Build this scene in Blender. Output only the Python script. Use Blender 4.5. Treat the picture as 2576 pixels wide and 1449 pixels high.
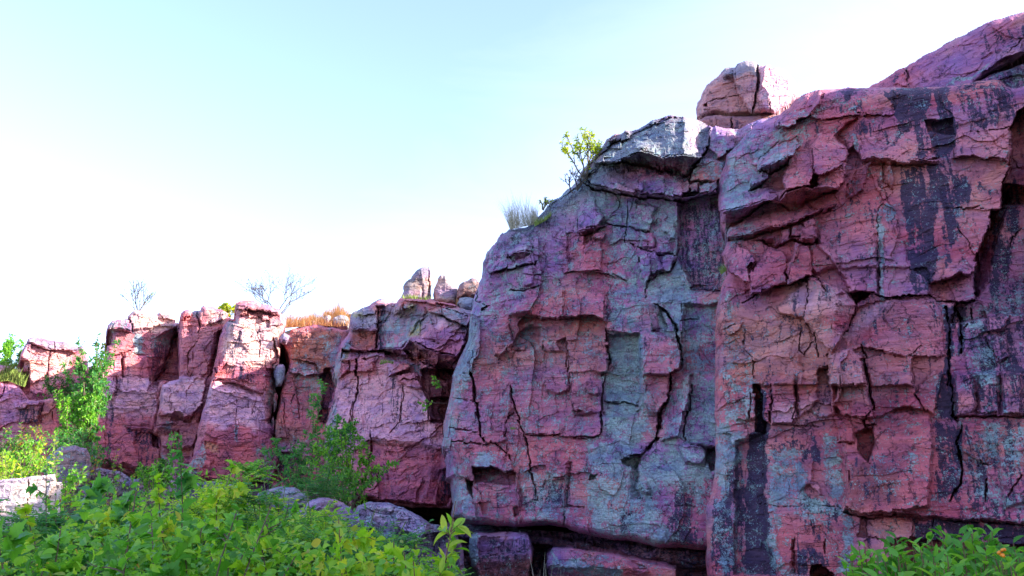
import bpy, math, random
import numpy as np
from mathutils import Vector, Matrix

# ---------------------------------------------------------------- camera, sky, sun
scene = bpy.context.scene
for o in list(bpy.data.objects): bpy.data.objects.remove(o)
COL = scene.collection
FOC = 2000.0; CX, CY = 1288.0, 724.5        # focal length and centre on a 2576 x 1449 picture
PITCH = math.radians(14.7); EYE = np.array([0., 0., 1.6])
cam_d = bpy.data.cameras.new('camera'); cam = bpy.data.objects.new('camera', cam_d); COL.objects.link(cam)
cam_d.sensor_width = 36.0; cam_d.lens = 36.0*FOC/2576.0
cam_d.clip_start = 0.05; cam_d.clip_end = 3000
cam.location = EYE; cam.rotation_euler = (math.pi/2+PITCH, 0, 0)
scene.camera = cam

SUN_EL = math.radians(24.0)
SUN_AZ = math.atan2(-0.30, 0.93)            # direction towards the sun in plan (x, y)
sd = Vector((math.cos(SUN_EL)*math.cos(SUN_AZ), math.cos(SUN_EL)*math.sin(SUN_AZ), math.sin(SUN_EL)))
sun_d = bpy.data.lights.new('sun', 'SUN'); sun = bpy.data.objects.new('sun', sun_d); COL.objects.link(sun)
sun_d.energy = 2.8; sun_d.angle = math.radians(0.5); sun_d.color = (1.0, 0.93, 0.80)
sun.rotation_euler = sd.to_track_quat('Z', 'Y').to_euler(); sun.location = (30, -10, 30)

world = bpy.data.worlds.new("World"); scene.world = world; world.use_nodes = True
nt = world.node_tree; nt.nodes.clear()
sky = nt.nodes.new('ShaderNodeTexSky'); sky.sky_type = 'NISHITA'; sky.sun_disc = False
sky.sun_elevation = SUN_EL; sky.sun_rotation = math.pi/2 - SUN_AZ
sky.altitude = 300; sky.air_density = 1.0; sky.dust_density = 1.6; sky.ozone_density = 1.9
bg = nt.nodes.new('ShaderNodeBackground'); bg.inputs[1].default_value = 0.112
wo = nt.nodes.new('ShaderNodeOutputWorld')
# thin high veil of cirrus, denser low down and towards the sun
tc = nt.nodes.new('ShaderNodeTexCoord'); sp_ = nt.nodes.new('ShaderNodeSeparateXYZ'); nt.links.new(tc.outputs['Generated'], sp_.inputs[0])
def wm(op, a, b=None, cl=False):
    n = nt.nodes.new('ShaderNodeMath'); n.operation = op; n.use_clamp = cl
    for i, s in enumerate((a, b)):
        if s is None: continue
        if isinstance(s, (int, float)): n.inputs[i].default_value = s
        else: nt.links.new(s, n.inputs[i])
    return n.outputs[0]
mp_ = nt.nodes.new('ShaderNodeMapping'); mp_.inputs['Scale'].default_value = (1.2, 1.2, 4.5); mp_.inputs['Rotation'].default_value = (0, .35, 0); nt.links.new(tc.outputs['Generated'], mp_.inputs[0])
cn = nt.nodes.new('ShaderNodeTexNoise'); cn.inputs['Scale'].default_value = 2.2; cn.inputs['Detail'].default_value = 8; cn.inputs['Roughness'].default_value = .62; cn.inputs['Distortion'].default_value = .6
nt.links.new(mp_.outputs[0], cn.inputs['Vector'])
g_ = wm('ADD', wm('MULTIPLY', sp_.outputs[0], .70), wm('SUBTRACT', .42, wm('MULTIPLY', sp_.outputs[2], .75)))
g_ = wm('ADD', g_, wm('MULTIPLY', wm('SUBTRACT', cn.outputs[0], .5), .30), True); g_ = wm('MAXIMUM', g_, .02)
mx = nt.nodes.new('ShaderNodeMix'); mx.data_type = 'RGBA'; nt.links.new(g_, mx.inputs[0]); nt.links.new(sky.outputs[0], mx.inputs[6]); mx.inputs[7].default_value = (2.5, 2.85, 2.9, 1)
tn = nt.nodes.new('ShaderNodeMix'); tn.data_type = 'RGBA'; tn.blend_type = 'MULTIPLY'; tn.inputs[0].default_value = 1; nt.links.new(mx.outputs[2], tn.inputs[6]); tn.inputs[7].default_value = (.93, .86, 1.0, 1)
nt.links.new(tn.outputs[2], bg.inputs[0]); nt.links.new(bg.outputs[0], wo.inputs[0])
scene.view_settings.view_transform = 'Standard'; scene.view_settings.look = 'None'
scene.view_settings.gamma = 1.0; scene.view_settings.exposure = 2.68
scene.render.engine = 'CYCLES'

# ---------------------------------------------------------------- small maths
CP, SP = math.cos(PITCH), math.sin(PITCH)
def rays(u, v):
    a = (np.asarray(u, float)-CX)/FOC; b = (CY-np.asarray(v, float))/FOC
    d = np.stack([a, CP-b*SP, SP+b*CP], -1)
    return d/np.linalg.norm(d, axis=-1, keepdims=True)
def at(u, v, dist):
    """point seen at (u, v) whose y is dist"""
    r = rays(u, v); return EYE + r*(dist/r[..., 1:2] if r.ndim > 1 else dist/r[1])
def plan(u, dist): return np.array([(u-CX)/FOC*CP*dist, dist])

def hsh(ix, iy, seed):
    with np.errstate(over='ignore'):
        h = (ix.astype(np.int64)*374761393 + iy.astype(np.int64)*668265263 + seed*1442695041) & 0x7fffffff
        h = ((h ^ (h >> 13))*1274126177) & 0x7fffffff
        h = (h ^ (h >> 16)); h = (h*2246822519) & 0x7fffffff; h = h ^ (h >> 15)
    return (h & 0xffffff)/float(0x1000000)
def vnoise(x, y, seed=0):
    xi = np.floor(x); yi = np.floor(y); fx = x-xi; fy = y-yi
    xi = xi.astype(np.int64); yi = yi.astype(np.int64)
    fx = fx*fx*(3-2*fx); fy = fy*fy*(3-2*fy)
    a = hsh(xi, yi, seed); b = hsh(xi+1, yi, seed); c = hsh(xi, yi+1, seed); d = hsh(xi+1, yi+1, seed)
    return (a*(1-fx)+b*fx)*(1-fy)+(c*(1-fx)+d*fx)*fy
def fbm(x, y, seed=0, octv=4, gain=.5):
    t = 0; amp = 1; n = 0
    for k in range(octv):
        t = t+amp*(vnoise(x, y, seed+k*17)-.5); n += amp; x = x*2.03+11.3; y = y*2.03+5.7; amp *= gain
    return t/n*2
def facets(x, y, seed, slope=.35, curv=.25, mode='max'):
    """x,y in cell units. 'max': continuous envelope of random planes; 'near': stepped blocks. returns h, edge distance"""
    xi = np.floor(x).astype(np.int64); yi = np.floor(y).astype(np.int64)
    best = np.full(x.shape, 1e9 if mode == 'near' else -1e9); h = np.zeros(x.shape); f2 = np.full(x.shape, 1e9)
    for dx in (-1, 0, 1):
        for dy in (-1, 0, 1):
            cx = xi+dx; cy = yi+dy
            px = cx+.15+.7*hsh(cx, cy, seed); py = cy+.15+.7*hsh(cx, cy, seed+1)
            ox = x-px; oy = y-py
            val = (hsh(cx, cy, seed+2)-.5)*.6 + ox*(hsh(cx, cy, seed+3)-.5)*2*slope + oy*(hsh(cx, cy, seed+4)-.5)*2*slope
            if mode == 'near':
                d = np.maximum(np.abs(ox), np.abs(oy))*.6+np.hypot(ox, oy)*.4
                m = d < best; f2 = np.where(m, best, np.minimum(f2, d)); best = np.where(m, d, best); h = np.where(m, val, h)
            else:
                val = val-curv*(ox*ox+oy*oy); m = val > best; f2 = np.where(m, val-best, np.minimum(f2, best-val)); best = np.where(m, val, best)
    return (h, f2-best) if mode == 'near' else (best, f2)
def sdf(poly, x, y):
    """positive inside"""
    P = np.asarray(poly, float); d2 = np.full(x.shape, 1e18); ins = np.zeros(x.shape, bool)
    for i in range(len(P)):
        ax, ay = P[i]; bx, by = P[(i+1) % len(P)]
        ex, ey = bx-ax, by-ay; L = ex*ex+ey*ey+1e-12
        t = np.clip(((x-ax)*ex+(y-ay)*ey)/L, 0, 1)
        d2 = np.minimum(d2, (x-ax-t*ex)**2+(y-ay-t*ey)**2)
        c = (ay > y) != (by > y)
        if ay != by: ins ^= c & (x < ex*(y-ay)/(ey)+ax)
    d = np.sqrt(d2); return np.where(ins, d, -d)
def dline(line, x, y):
    P = np.asarray(line, float); d2 = np.full(x.shape, 1e18); tt = np.zeros(x.shape)
    n = len(P)-1
    for i in range(n):
        ax, ay = P[i]; bx, by = P[i+1]; ex, ey = bx-ax, by-ay; L = ex*ex+ey*ey+1e-12
        t = np.clip(((x-ax)*ex+(y-ay)*ey)/L, 0, 1); q = (x-ax-t*ex)**2+(y-ay-t*ey)**2
        m = q < d2; d2 = np.where(m, q, d2); tt = np.where(m, (i+t)/n, tt)
    return np.sqrt(d2), tt
def sstep(a): a = np.clip(a, 0, 1); return a*a*(3-2*a)

# crops used while measuring the photograph: origin and scale
K_ = 2576/4096.
CR = {1: (0, 1000, 2.0703), 2: (900, 1000, 2.0703), 3: (0, 1600, 2.0586), 4: (1000, 1600, 2.0586), 5: (1750, 700, 1.8117),
      6: (1750, 1500, 1.8025), 7: (2896, 0, 1.8117), 8: (2896, 750, 1.8117), 9: (2896, 1500, 1.8025), 10: (2000, 200, 1.8117)}
def q(c, *a):
    x0, y0, s = CR[c]
    return [((x0+a[i]/s)*K_, (y0+a[i+1]/s)*K_) for i in range(0, len(a), 2)]
def p(*a): return [(a[i], a[i+1]) for i in range(0, len(a), 2)]

# ---------------------------------------------------------------- materials
def new_mat(name):
    m = bpy.data.materials.new(name); m.use_nodes = True; t = m.node_tree
    b = t.nodes['Principled BSDF']; return m, t, b
def node(t, kind, **kw):
    n = t.nodes.new('ShaderNode'+kind)
    for k, v in kw.items():
        if hasattr(n, k): setattr(n, k, v)
        else: n.inputs[k].default_value = v
    return n
def math_(t, op, a, b=None, c=None, clamp=False):
    n = t.nodes.new('ShaderNodeMath'); n.operation = op; n.use_clamp = clamp
    for i, s in enumerate((a, b, c)):
        if s is None: continue
        if isinstance(s, (int, float)): n.inputs[i].default_value = s
        else: t.links.new(s, n.inputs[i])
    return n.outputs[0]
def mixc(t, f, a, b, mode='MIX'):
    n = t.nodes.new('ShaderNodeMix'); n.data_type = 'RGBA'; n.blend_type = mode
    for s, i in ((f, 0), (a, 6), (b, 7)):
        if isinstance(s, (int, float)): n.inputs[i].default_value = s
        elif isinstance(s, tuple): n.inputs[i].default_value = s+(1,)
        else: t.links.new(s, n.inputs[i])
    return n.outputs[2]
def noise(t, vec, scale, detail=5, rough=.6, dist=0.):
    n = t.nodes.new('ShaderNodeTexNoise'); n.inputs['Scale'].default_value = scale
    n.inputs['Detail'].default_value = detail; n.inputs['Roughness'].default_value = rough; n.inputs['Distortion'].default_value = dist
    t.links.new(vec, n.inputs['Vector']); return n
def mapping(t, vec, s, rot=(0, 0, 0)):
    n = t.nodes.new('ShaderNodeMapping'); n.inputs['Scale'].default_value = s; n.inputs['Rotation'].default_value = rot
    t.links.new(vec, n.inputs[0]); return n.outputs[0]
def sm(t, x, a, b):
    n = t.nodes.new('ShaderNodeMapRange'); n.interpolation_type = 'SMOOTHSTEP'
    t.links.new(x, n.inputs[0]); n.inputs[1].default_value = a; n.inputs[2].default_value = b
    return n.outputs[0]

def rock_material():
    m, t, b = new_mat('quartzite')
    geo = t.nodes.new('ShaderNodeNewGeometry'); pos = geo.outputs['Position']
    tint = node(t, 'Attribute', attribute_name='tint').outputs['Color']
    msk = node(t, 'Attribute', attribute_name='marks'); sep = t.nodes.new('ShaderNodeSeparateColor')
    t.links.new(msk.outputs['Color'], sep.inputs[0])
    lich, stain_shade, scl = sep.outputs[0], sep.outputs[1], sep.outputs[2]
    # bedding bands
    bed = noise(t, mapping(t, pos, (1.2, 1.2, 16), (.10, .05, 0)), 1.0, 6, .62, .4).outputs[0]
    bed2 = noise(t, mapping(t, pos, (2.5, 2.5, 55), (.10, .05, 0)), 1.0, 4, .6, .3).outputs[0]
    blot = noise(t, pos, 3.1, 8, .65, .4).outputs[0]
    grain = noise(t, pos, 60, 3, .7).outputs[0]
    c = mixc(t, sm(t, bed, .42, .68), tint, mixc(t, 1.0, tint, (1.18, 1.22, 1.22), 'MULTIPLY'))
    c = mixc(t, sm(t, blot, .5, .72), c, mixc(t, 1.0, c, (.74, .74, 1.0), 'MULTIPLY'))
    c = mixc(t, math_(t, 'MULTIPLY', sm(t, bed2, .5, .72), .45), c, mixc(t, 1.0, c, (.66, .62, .68), 'MULTIPLY'))
    c = mixc(t, math_(t, 'MULTIPLY', sm(t, grain, .45, .75), .35), c, mixc(t, 1.0, c, (1.35, 1.3, 1.3), 'MULTIPLY'))
    # fine fractures: long broken joints and bedding partings
    wv = noise(t, pos, 3.5, 6, .65); wv2 = t.nodes.new('ShaderNodeVectorMath'); wv2.operation = 'MULTIPLY_ADD'
    t.links.new(wv.outputs['Color'], wv2.inputs[0]); wv2.inputs[1].default_value = (.34, .34, .34); t.links.new(pos, wv2.inputs[2])
    def frac(scale, w, seed):
        v = node(t, 'TexVoronoi', feature='DISTANCE_TO_EDGE'); v.inputs['Scale'].default_value = 1.0; v.inputs['Randomness'].default_value = .85
        t.links.new(mapping(t, wv2.outputs[0], scale, (.1, .06, .1*seed)), v.inputs['Vector'])
        g = noise(t, pos, 2.3+seed, 4, .6).outputs[0]
        return math_(t, 'MULTIPLY', sm(t, v.outputs['Distance'], w, w*.2), sm(t, g, .46, .58))
    fr = math_(t, 'MAXIMUM', frac((1.5, 1.5, 1.1), .018, 1), frac((4.2, 4.2, 5.5), .035, 2))
    c = mixc(t, math_(t, 'MULTIPLY', fr, .72), c, mixc(t, 1.0, c, (.16, .14, .20), 'MULTIPLY'))
    # dark mineral stain running down the face, plus shade painted under overhangs
    st_n = noise(t, mapping(t, pos, (13, 13, 1.1)), 1.0, 9, .70, .2).outputs[0]
    st_f = noise(t, pos, 26, 5, .75).outputs[0]
    sx = math_(t, 'ADD', math_(t, 'MULTIPLY', stain_shade, .98), math_(t, 'ADD', math_(t, 'MULTIPLY', math_(t, 'SUBTRACT', st_n, .5), 3.2), math_(t, 'MULTIPLY', math_(t, 'SUBTRACT', st_f, .5), 1.7)))
    smask = sm(t, sx, .36, .60)
    dark = mixc(t, blot, (.012, .011, .026), (.050, .040, .095))
    c = mixc(t, math_(t, 'MULTIPLY', smask, .93), c, dark)
    # crusty lichen: clumps with rings
    l1 = noise(t, pos, 5.5, 10, .78, .3).outputs[0]; l2 = noise(t, pos, 38, 6, .85).outputs[0]
    vo = node(t, 'TexVoronoi', feature='F1'); vo.inputs['Scale'].default_value = 17; t.links.new(pos, vo.inputs['Vector'])
    ring = sm(t, math_(t, 'ABSOLUTE', math_(t, 'SUBTRACT', vo.outputs['Distance'], .42)), .10, .0)
    lx = math_(t, 'ADD', lich, math_(t, 'ADD', math_(t, 'MULTIPLY', math_(t, 'SUBTRACT', l1, .5), 2.3), math_(t, 'MULTIPLY', math_(t, 'SUBTRACT', l2, .5), 1.9)))
    lx = math_(t, 'ADD', lx, math_(t, 'MULTIPLY', math_(t, 'SUBTRACT', ring, .45), .16))
    lmask = sm(t, lx, .43, .49)
    lc = mixc(t, sm(t, l2, .35, .65), (.15, .22, .24), (.34, .47, .49))
    lc = mixc(t, sm(t, blot, .45, .7), lc, mixc(t, 1.0, lc, (.85, .9, .78), 'MULTIPLY'))
    c = mixc(t, math_(t, 'MULTIPLY', lmask, .86), c, lc)
    mot = noise(t, mapping(t, pos, (1, 1, 1.8)), 1.7, 10, .68, .5).outputs[0]
    c = mixc(t, sm(t, mot, .34, .62), mixc(t, 1.0, c, (.76, .78, 1.0), 'MULTIPLY'), mixc(t, 1.0, c, (1.32, 1.26, 1.16), 'MULTIPLY'))
    t.links.new(c, b.inputs['Base Color']); b.inputs['Roughness'].default_value = .78
    b.inputs['Specular IOR Level'].default_value = .35
    bn = noise(t, pos, 9, 10, .72, .2).outputs[0]
    hgt = math_(t, 'ADD', bn, math_(t, 'ADD', math_(t, 'MULTIPLY', bed2, .45), math_(t, 'SUBTRACT', math_(t, 'MULTIPLY', lmask, .12), math_(t, 'MULTIPLY', fr, .5))))
    bp = t.nodes.new('ShaderNodeBump'); bp.inputs['Strength'].default_value = .8; bp.inputs['Distance'].default_value = .06
    t.links.new(hgt, bp.inputs['Height']); t.links.new(bp.outputs[0], b.inputs['Normal'])
    return m
ROCK = rock_material()

# ---------------------------------------------------------------- object helpers
def tag(o, label=None, cat=None, group=None, kind=None):
    if label: o['label'] = label
    if cat: o['category'] = cat
    if group: o['group'] = group
    if kind: o['kind'] = kind
    return o
def mesh_np(name, V, F, mat, parent=None, attrs=None, smooth=False):
    """V (n,3); F (m,4) or (m,3) or list of such"""
    me = bpy.data.meshes.new(name)
    Fs = F if isinstance(F, list) else [F]
    Fs = [np.asarray(f, np.int32) for f in Fs if len(f)]
    me.vertices.add(len(V)); me.vertices.foreach_set('co', np.asarray(V, np.float32).ravel())
    nl = sum(f.size for f in Fs); npol = sum(len(f) for f in Fs)
    me.loops.add(nl); me.polygons.add(npol)
    me.loops.foreach_set('vertex_index', np.concatenate([f.ravel() for f in Fs]))
    tot = np.concatenate([np.full(len(f), f.shape[1], np.int32) for f in Fs])
    st = np.concatenate([[0], np.cumsum(tot)[:-1]]).astype(np.int32)
    me.polygons.foreach_set('loop_start', st)
    me.polygons.foreach_set('use_smooth', np.full(npol, smooth, bool))
    me.update(calc_edges=True); me.validate()
    if attrs:
        for k, a in attrs.items():
            at_ = me.attributes.new(k, 'FLOAT_COLOR', 'POINT')
            rgba = np.ones((len(V), 4), np.float32); rgba[:, :3] = a
            at_.data.foreach_set('color', rgba.ravel())
    if mat: me.materials.append(mat)
    o = bpy.data.objects.new(name, me); COL.objects.link(o)
    if parent: o.parent = parent
    return o
def empty(name, loc=(0, 0, 0)):
    o = bpy.data.objects.new(name, None); COL.objects.link(o); o.location = loc; o.empty_display_size = .2; return o

# ---------------------------------------------------------------- rock builder
PINK = (.50, .175, .205); RED = (.48, .115, .135); PURP = (.22, .10, .21); ORAN = (.52, .24, .16)
PALE = (.62, .35, .41); GREY = (.20, .215, .25); MAUV = (.31, .155, .32); BRWN = (.17, .055, .055); YELL = (.42, .36, .08)

def rough_outline(poly, amp, seed):
    P = [np.array(a, float) for a in poly]; rng = np.random.RandomState(seed)
    for it in range(3):
        Q = []
        for i in range(len(P)):
            a = P[i]; b = P[(i+1) % len(P)]; L = np.hypot(*(b-a)); Q.append(a)
            if L > 7:
                n = np.array([-(b-a)[1], (b-a)[0]])/L
                Q.append((a+b)/2+n*rng.uniform(-1, 1)*min(amp, L*.10)/(1+it*.5))
        P = Q
    return np.array(P)

def rock(name, outline, base, feats=(), marks=(), step=2.2, amp=(.22, .10, .035), cell=(1.3, .55, .2), dip=.06,
         edge=(18, .35), thick=5., seed=1, tint=PINK, tint2=RED, lich=.12, stain_shade=.05, rough=3.5, taper=0., parent=None,
         warp=3.0, fs=1., lean=0., bulge=0., aspect=1.6, pale=0.):
    """A closed rock mass.  outline: its silhouette; base: ((u, d), (u, d)) the wall it is cut from.
    feats sculpt the wall in metres, marks colour it."""
    (u0, d0), (u1, d1) = base
    A = plan(u0, d0); B = plan(u1, d1); e = (B-A)/np.linalg.norm(B-A)
    n = np.array([e[1], -e[0], 0.0]);
    if n[1] > 0: n = -n
    z0 = 2.0; n = n*math.cos(lean); n[2] = math.sin(lean)
    O = np.array([A[0], A[1], z0])
    poly = rough_outline(outline, rough, seed)
    x0, y0 = poly.min(0)-step; x1, y1 = poly.max(0)+step
    nx = int((x1-x0)/step)+2; ny = int((y1-y0)/step)+2
    gx = x0+np.arange(nx)*step; gy = y0+np.arange(ny)*step
    X, Y = np.meshgrid(gx, gy); X = X.ravel(); Y = Y.ravel()
    S = sdf(poly, X, Y)
    use = S > -step*.45
    # snap border points onto the outline
    h_ = .5
    nb = np.abs(S) < step*1.0
    if nb.any():
        gxx = (sdf(poly, X[nb]+h_, Y[nb])-sdf(poly, X[nb]-h_, Y[nb])); gyy = (sdf(poly, X[nb], Y[nb]+h_)-sdf(poly, X[nb], Y[nb]-h_))
        L = np.hypot(gxx, gyy)+1e-6; sn = S[nb]; far = sn > step*.5
        mv = np.where(far, 0, sn); X[nb] -= mv*gxx/L; Y[nb] -= mv*gyy/L
    quad = (np.arange(ny-1)[:, None]*nx+np.arange(nx-1)[None, :]).ravel()
    Q = np.stack([quad, quad+nx, quad+nx+1, quad+1], 1)
    Q = Q[use[Q].all(1)]
    # keep only connected, used vertices
    ids = np.unique(Q); remap = -np.ones(nx*ny, np.int64); remap[ids] = np.arange(len(ids)); Q = remap[Q]
    X = X[ids]; Y = Y[ids]; S = np.maximum(S[ids], 0)
    R = rays(X, Y); den = R@n; T0 = ((O-EYE)@n)/den
    P0 = EYE+R*T0[:, None]
    s = (P0[:, 0]-A[0])*e[0]+(P0[:, 1]-A[1])*e[1]; z = P0[:, 2]
    cd, sn_ = math.cos(dip), math.sin(dip); a_ = s*cd+z*sn_; b_ = z*cd-s*sn_
    ws = fbm(a_*1.1, b_*1.1, seed+5, 4); wz = fbm(a_*1.1+9, b_*1.1+3, seed+6, 4)
    H = np.zeros(len(X))
    fh, _ = facets(a_/cell[0]+ws*.45, b_/(cell[0]*aspect)+wz*.45, seed+10, .55, .16); H += fh*amp[0]*1.6
    fh, fe = facets(a_/cell[1]+ws*.7, b_/(cell[1]*.9)+wz*.7, seed+20, .65, .14); H += fh*amp[1]*1.5
    fh, fe = facets(a_/(cell[1]*1.3)+ws*.5, b_/(cell[1]*.8)+wz*.5, seed+30, .30, mode='near'); H += fh*amp[1]*.8
    H -= amp[1]*.25*np.clip(1-fe/.05, 0, 1)*sstep(fbm(a_*.8, b_*.8, seed+33, 3)*4)
    fh, fe = facets(a_/cell[2]+ws*1.6, b_/(cell[2]*.6)+wz*1.6, seed+40, .6, .12); H += fh*amp[2]*1.4
    fh, fe = facets(a_/(cell[2]*1.8)+ws*.7, b_/(cell[2]*.8)+wz*.7, seed+47, .3, mode='near'); H += fh*amp[2]*.9
    fh, fe = facets(a_/(cell[2]*.45)+ws*2.5, b_/(cell[2]*.32)+wz*2.5, seed+44, .7, .12); H += fh*amp[2]*.5
    fh, fe = facets(a_/(cell[2]*3.1)+ws*.9, b_/(cell[2]*1.7)+wz*.9, seed+48, .5, mode='near'); H += fh*amp[2]*.5
    H += fbm(a_*9, b_*14, seed+50, 4, .6)*.014 + fbm(a_*1.2, b_*22, seed+51, 3, .6)*.010
    # sculpted features, in picture units, with a slight wander
    wx = X+facets(X/22, Y/22, seed+60, .9, .1)[0]*warp*1.6+facets(X/7, Y/7, seed+62, .9, .1)[0]*warp*.8+fbm(X/9, Y/9, seed+64, 3)*1.5; wy = Y+facets(X/22+7, Y/22+3, seed+61, .9, .1)[0]*warp*1.6+facets(X/7+4, Y/7+1, seed+63, .9, .1)[0]*warp*.8+fbm(X/9+5, Y/9, seed+65, 3)*1.5
    for f in feats:
        k = f[0]; pts = np.array(f[1], float)
        m = 14+(f[2] if k == 'C' else 0)*3
        sel = (X > pts[:, 0].min()-m) & (X < pts[:, 0].max()+m) & (Y > pts[:, 1].min()-m) & (Y < pts[:, 1].max()+m)
        if not sel.any(): continue
        x = wx[sel]; y = wy[sel]
        if k == 'C':      # crack: width, depth
            d, t_ = dline(pts, x, y); w = f[2]*.52*(.25+1.1*vnoise(x/11, y/11, seed+3))*(.35+.65*np.sin(np.pi*np.clip(t_*.9+.05, 0, 1))**.5)
            H[sel] -= fs*.8*f[3]*np.clip(1.25-d/w, 0, 1)
        elif k == 'B':    # raised (or sunk) block: height, bevel, tilt x, tilt y
            D = sdf(pts, x, y); w = f[3] if len(f) > 3 else 4.
            cx, cy = pts.mean(0); hw = np.ptp(pts[:, 0])/2; hh = np.ptp(pts[:, 1])/2
            tx = f[4] if len(f) > 4 else 0; ty = f[5] if len(f) > 5 else 0
            H[sel] += fs*np.clip(D/w+.5, 0, 1)*(f[2]+tx*np.clip((x-cx)/hw, -1, 1)+ty*np.clip((y-cy)/hh, -1, 1))
        elif k in ('W', 'X'):   # ramp from a to b, down (W) or across (X)
            D = sdf(pts, x, y); c, r = (x, y) if k == 'W' else (y, x)
            i, j = (0, 1) if k == 'W' else (1, 0)
            cc = np.linspace(pts[:, i].min()+.01, pts[:, i].max()-.01, 48); lo = []; hi = []
            for cv in cc:
                h = []
                for a in range(len(pts)):
                    A1 = pts[a]; B1 = pts[(a+1) % len(pts)]
                    if (A1[i]-cv)*(B1[i]-cv) <= 0 and A1[i] != B1[i]:
                        h.append(A1[j]+(B1[j]-A1[j])*(cv-A1[i])/(B1[i]-A1[i]))
                lo.append(min(h) if h else 0); hi.append(max(h) if h else 1)
            lo = np.interp(c, cc, lo); hi = np.interp(c, cc, hi)
            t_ = np.clip((r-lo)/np.maximum(hi-lo, 1), 0, 1); sf = f[4] if len(f) > 4 else 2.0
            H[sel] += fs*np.clip(D/sf+.5, 0, 1)*(f[2]+(f[3]-f[2])*t_)
    if edge[0] > 0:
        tt = np.clip(1-S/edge[0], 0, 1); H -= edge[1]*(1-np.sqrt(np.clip(1-tt*tt, 0, 1)))
    if bulge: 
        sm_ = S.max(); H += bulge*np.sqrt(np.clip(1-(1-S/sm_)**2, 0, 1))
    P = P0-R*(H/np.abs(den))[:, None]
    # colours
    n1 = fbm(a_*.8, b_*1.3, seed+70, 4)[:, None]; n2 = fbm(a_*.5+4, b_*2.2, seed+71, 4)[:, None]; n3 = fbm(a_*1.7, b_*1.7, seed+72, 4)[:, None]
    c = np.array(tint)[None]*(1-sstep(n1*1.8+.5))+np.array(tint2)[None]*sstep(n1*1.8+.5)
    c = c*(1-.45*sstep(n2*2.4+.1))+np.array(MAUV)*.45*sstep(n2*2.4+.1)
    c = c*(1-.35*sstep(n3*2.6-.1))+np.array(ORAN)*.35*sstep(n3*2.6-.1)
    M = np.zeros((len(X), 3)); M[:, 0] = lich; M[:, 1] = stain_shade
    wx = X+fbm(X/40, Y/40, seed+80, 5, .6)*16; wy = Y+fbm(X/40+7, Y/40+3, seed+81, 5, .6)*22
    for f in marks:
        k = f[0]; pts = np.array(f[1], float); m = 50
        sel = (X > pts[:, 0].min()-m) & (X < pts[:, 0].max()+m) & (Y > pts[:, 1].min()-m) & (Y < pts[:, 1].max()+m)
        if not sel.any(): continue
        so = f[3] if len(f) > 3 else 12.
        g = np.clip(sdf(pts, wx[sel], wy[sel])/so+.5, 0, 1)
        if k == 'L': M[sel, 0] = M[sel, 0]*(1-g)+f[2]*g
        elif k == 'S': M[sel, 1] = M[sel, 1]*(1-g)+f[2]*g
        else:
            g = (g*f[4] if len(f) > 4 else g*.8)[:, None]; c[sel] = c[sel]*(1-g)+np.array(f[2])*g
    # closed back: rings behind the border
    E = np.sort(np.concatenate([Q[:, [0, 1]], Q[:, [1, 2]], Q[:, [2, 3]], Q[:, [3, 0]]]), 1)
    Eo = np.concatenate([Q[:, [0, 1]], Q[:, [1, 2]], Q[:, [2, 3]], Q[:, [3, 0]]])
    key = E[:, 0]*len(X)+E[:, 1]; uq, inv, cnt = np.unique(key, return_inverse=True, return_counts=True)
    bo = Eo[cnt[inv] == 1]
    bv = np.unique(bo); br = -np.ones(len(X), np.int64); br[bv] = np.arange(len(bv))
    Vs = [P]; Cs = [c]; Ms = [M]; Fs = [Q]; prev = bv; off = len(P)
    hd = R[bv].copy(); hd[:, 2] = 0; hd /= np.linalg.norm(hd, axis=1)[:, None]
    cen = P.mean(0)+hd.mean(0)*thick*.5; rng = np.random.RandomState(seed)
    steps = [.02, .06, .14, .28, .5, .75, 1.0]
    for t_ in steps:
        r_ = P[bv]+hd*thick*t_
        if taper: r_ = r_+(cen+hd*0-r_)*np.array([1, 0, 1])*taper*(t_**2)
        jj = .05*min(1, t_*6); r_ = r_+(np.stack([fbm(P[bv][:, 0]*3+t_*9, P[bv][:, 2]*3, seed+90, 3), fbm(P[bv][:, 0]*3+t_*9, P[bv][:, 2]*3+40, seed+91, 3), fbm(P[bv][:, 0]*3, P[bv][:, 2]*3+t_*9, seed+92, 3)], 1)-.2)*np.array([1, 1, 1])*jj*(1 if t_ > .1 else .4)
        cur = off+np.arange(len(bv))
        a = prev[br[bo[:, 0]]] if prev is bv else prev[br[bo[:, 0]]]; b = prev[br[bo[:, 1]]]
        Fs.append(np.stack([b, a, cur[br[bo[:, 0]]], cur[br[bo[:, 1]]]], 1))
        Vs.append(r_); Cs.append(c[bv]); Ms.append(M[bv]); prev = cur; off += len(bv)
    Vs.append(prev_c := r_.mean(0)[None]); Cs.append(c[bv].mean(0)[None]); Ms.append(M[bv].mean(0)[None])
    tri = np.stack([prev[br[bo[:, 1]]], prev[br[bo[:, 0]]], np.full(len(bo), off)], 1)
    return mesh_np(name, np.concatenate(Vs), Fs+[tri], ROCK, parent, {'tint': np.concatenate(Cs), 'marks': np.concatenate(Ms)})

exec_rocks = True

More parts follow.
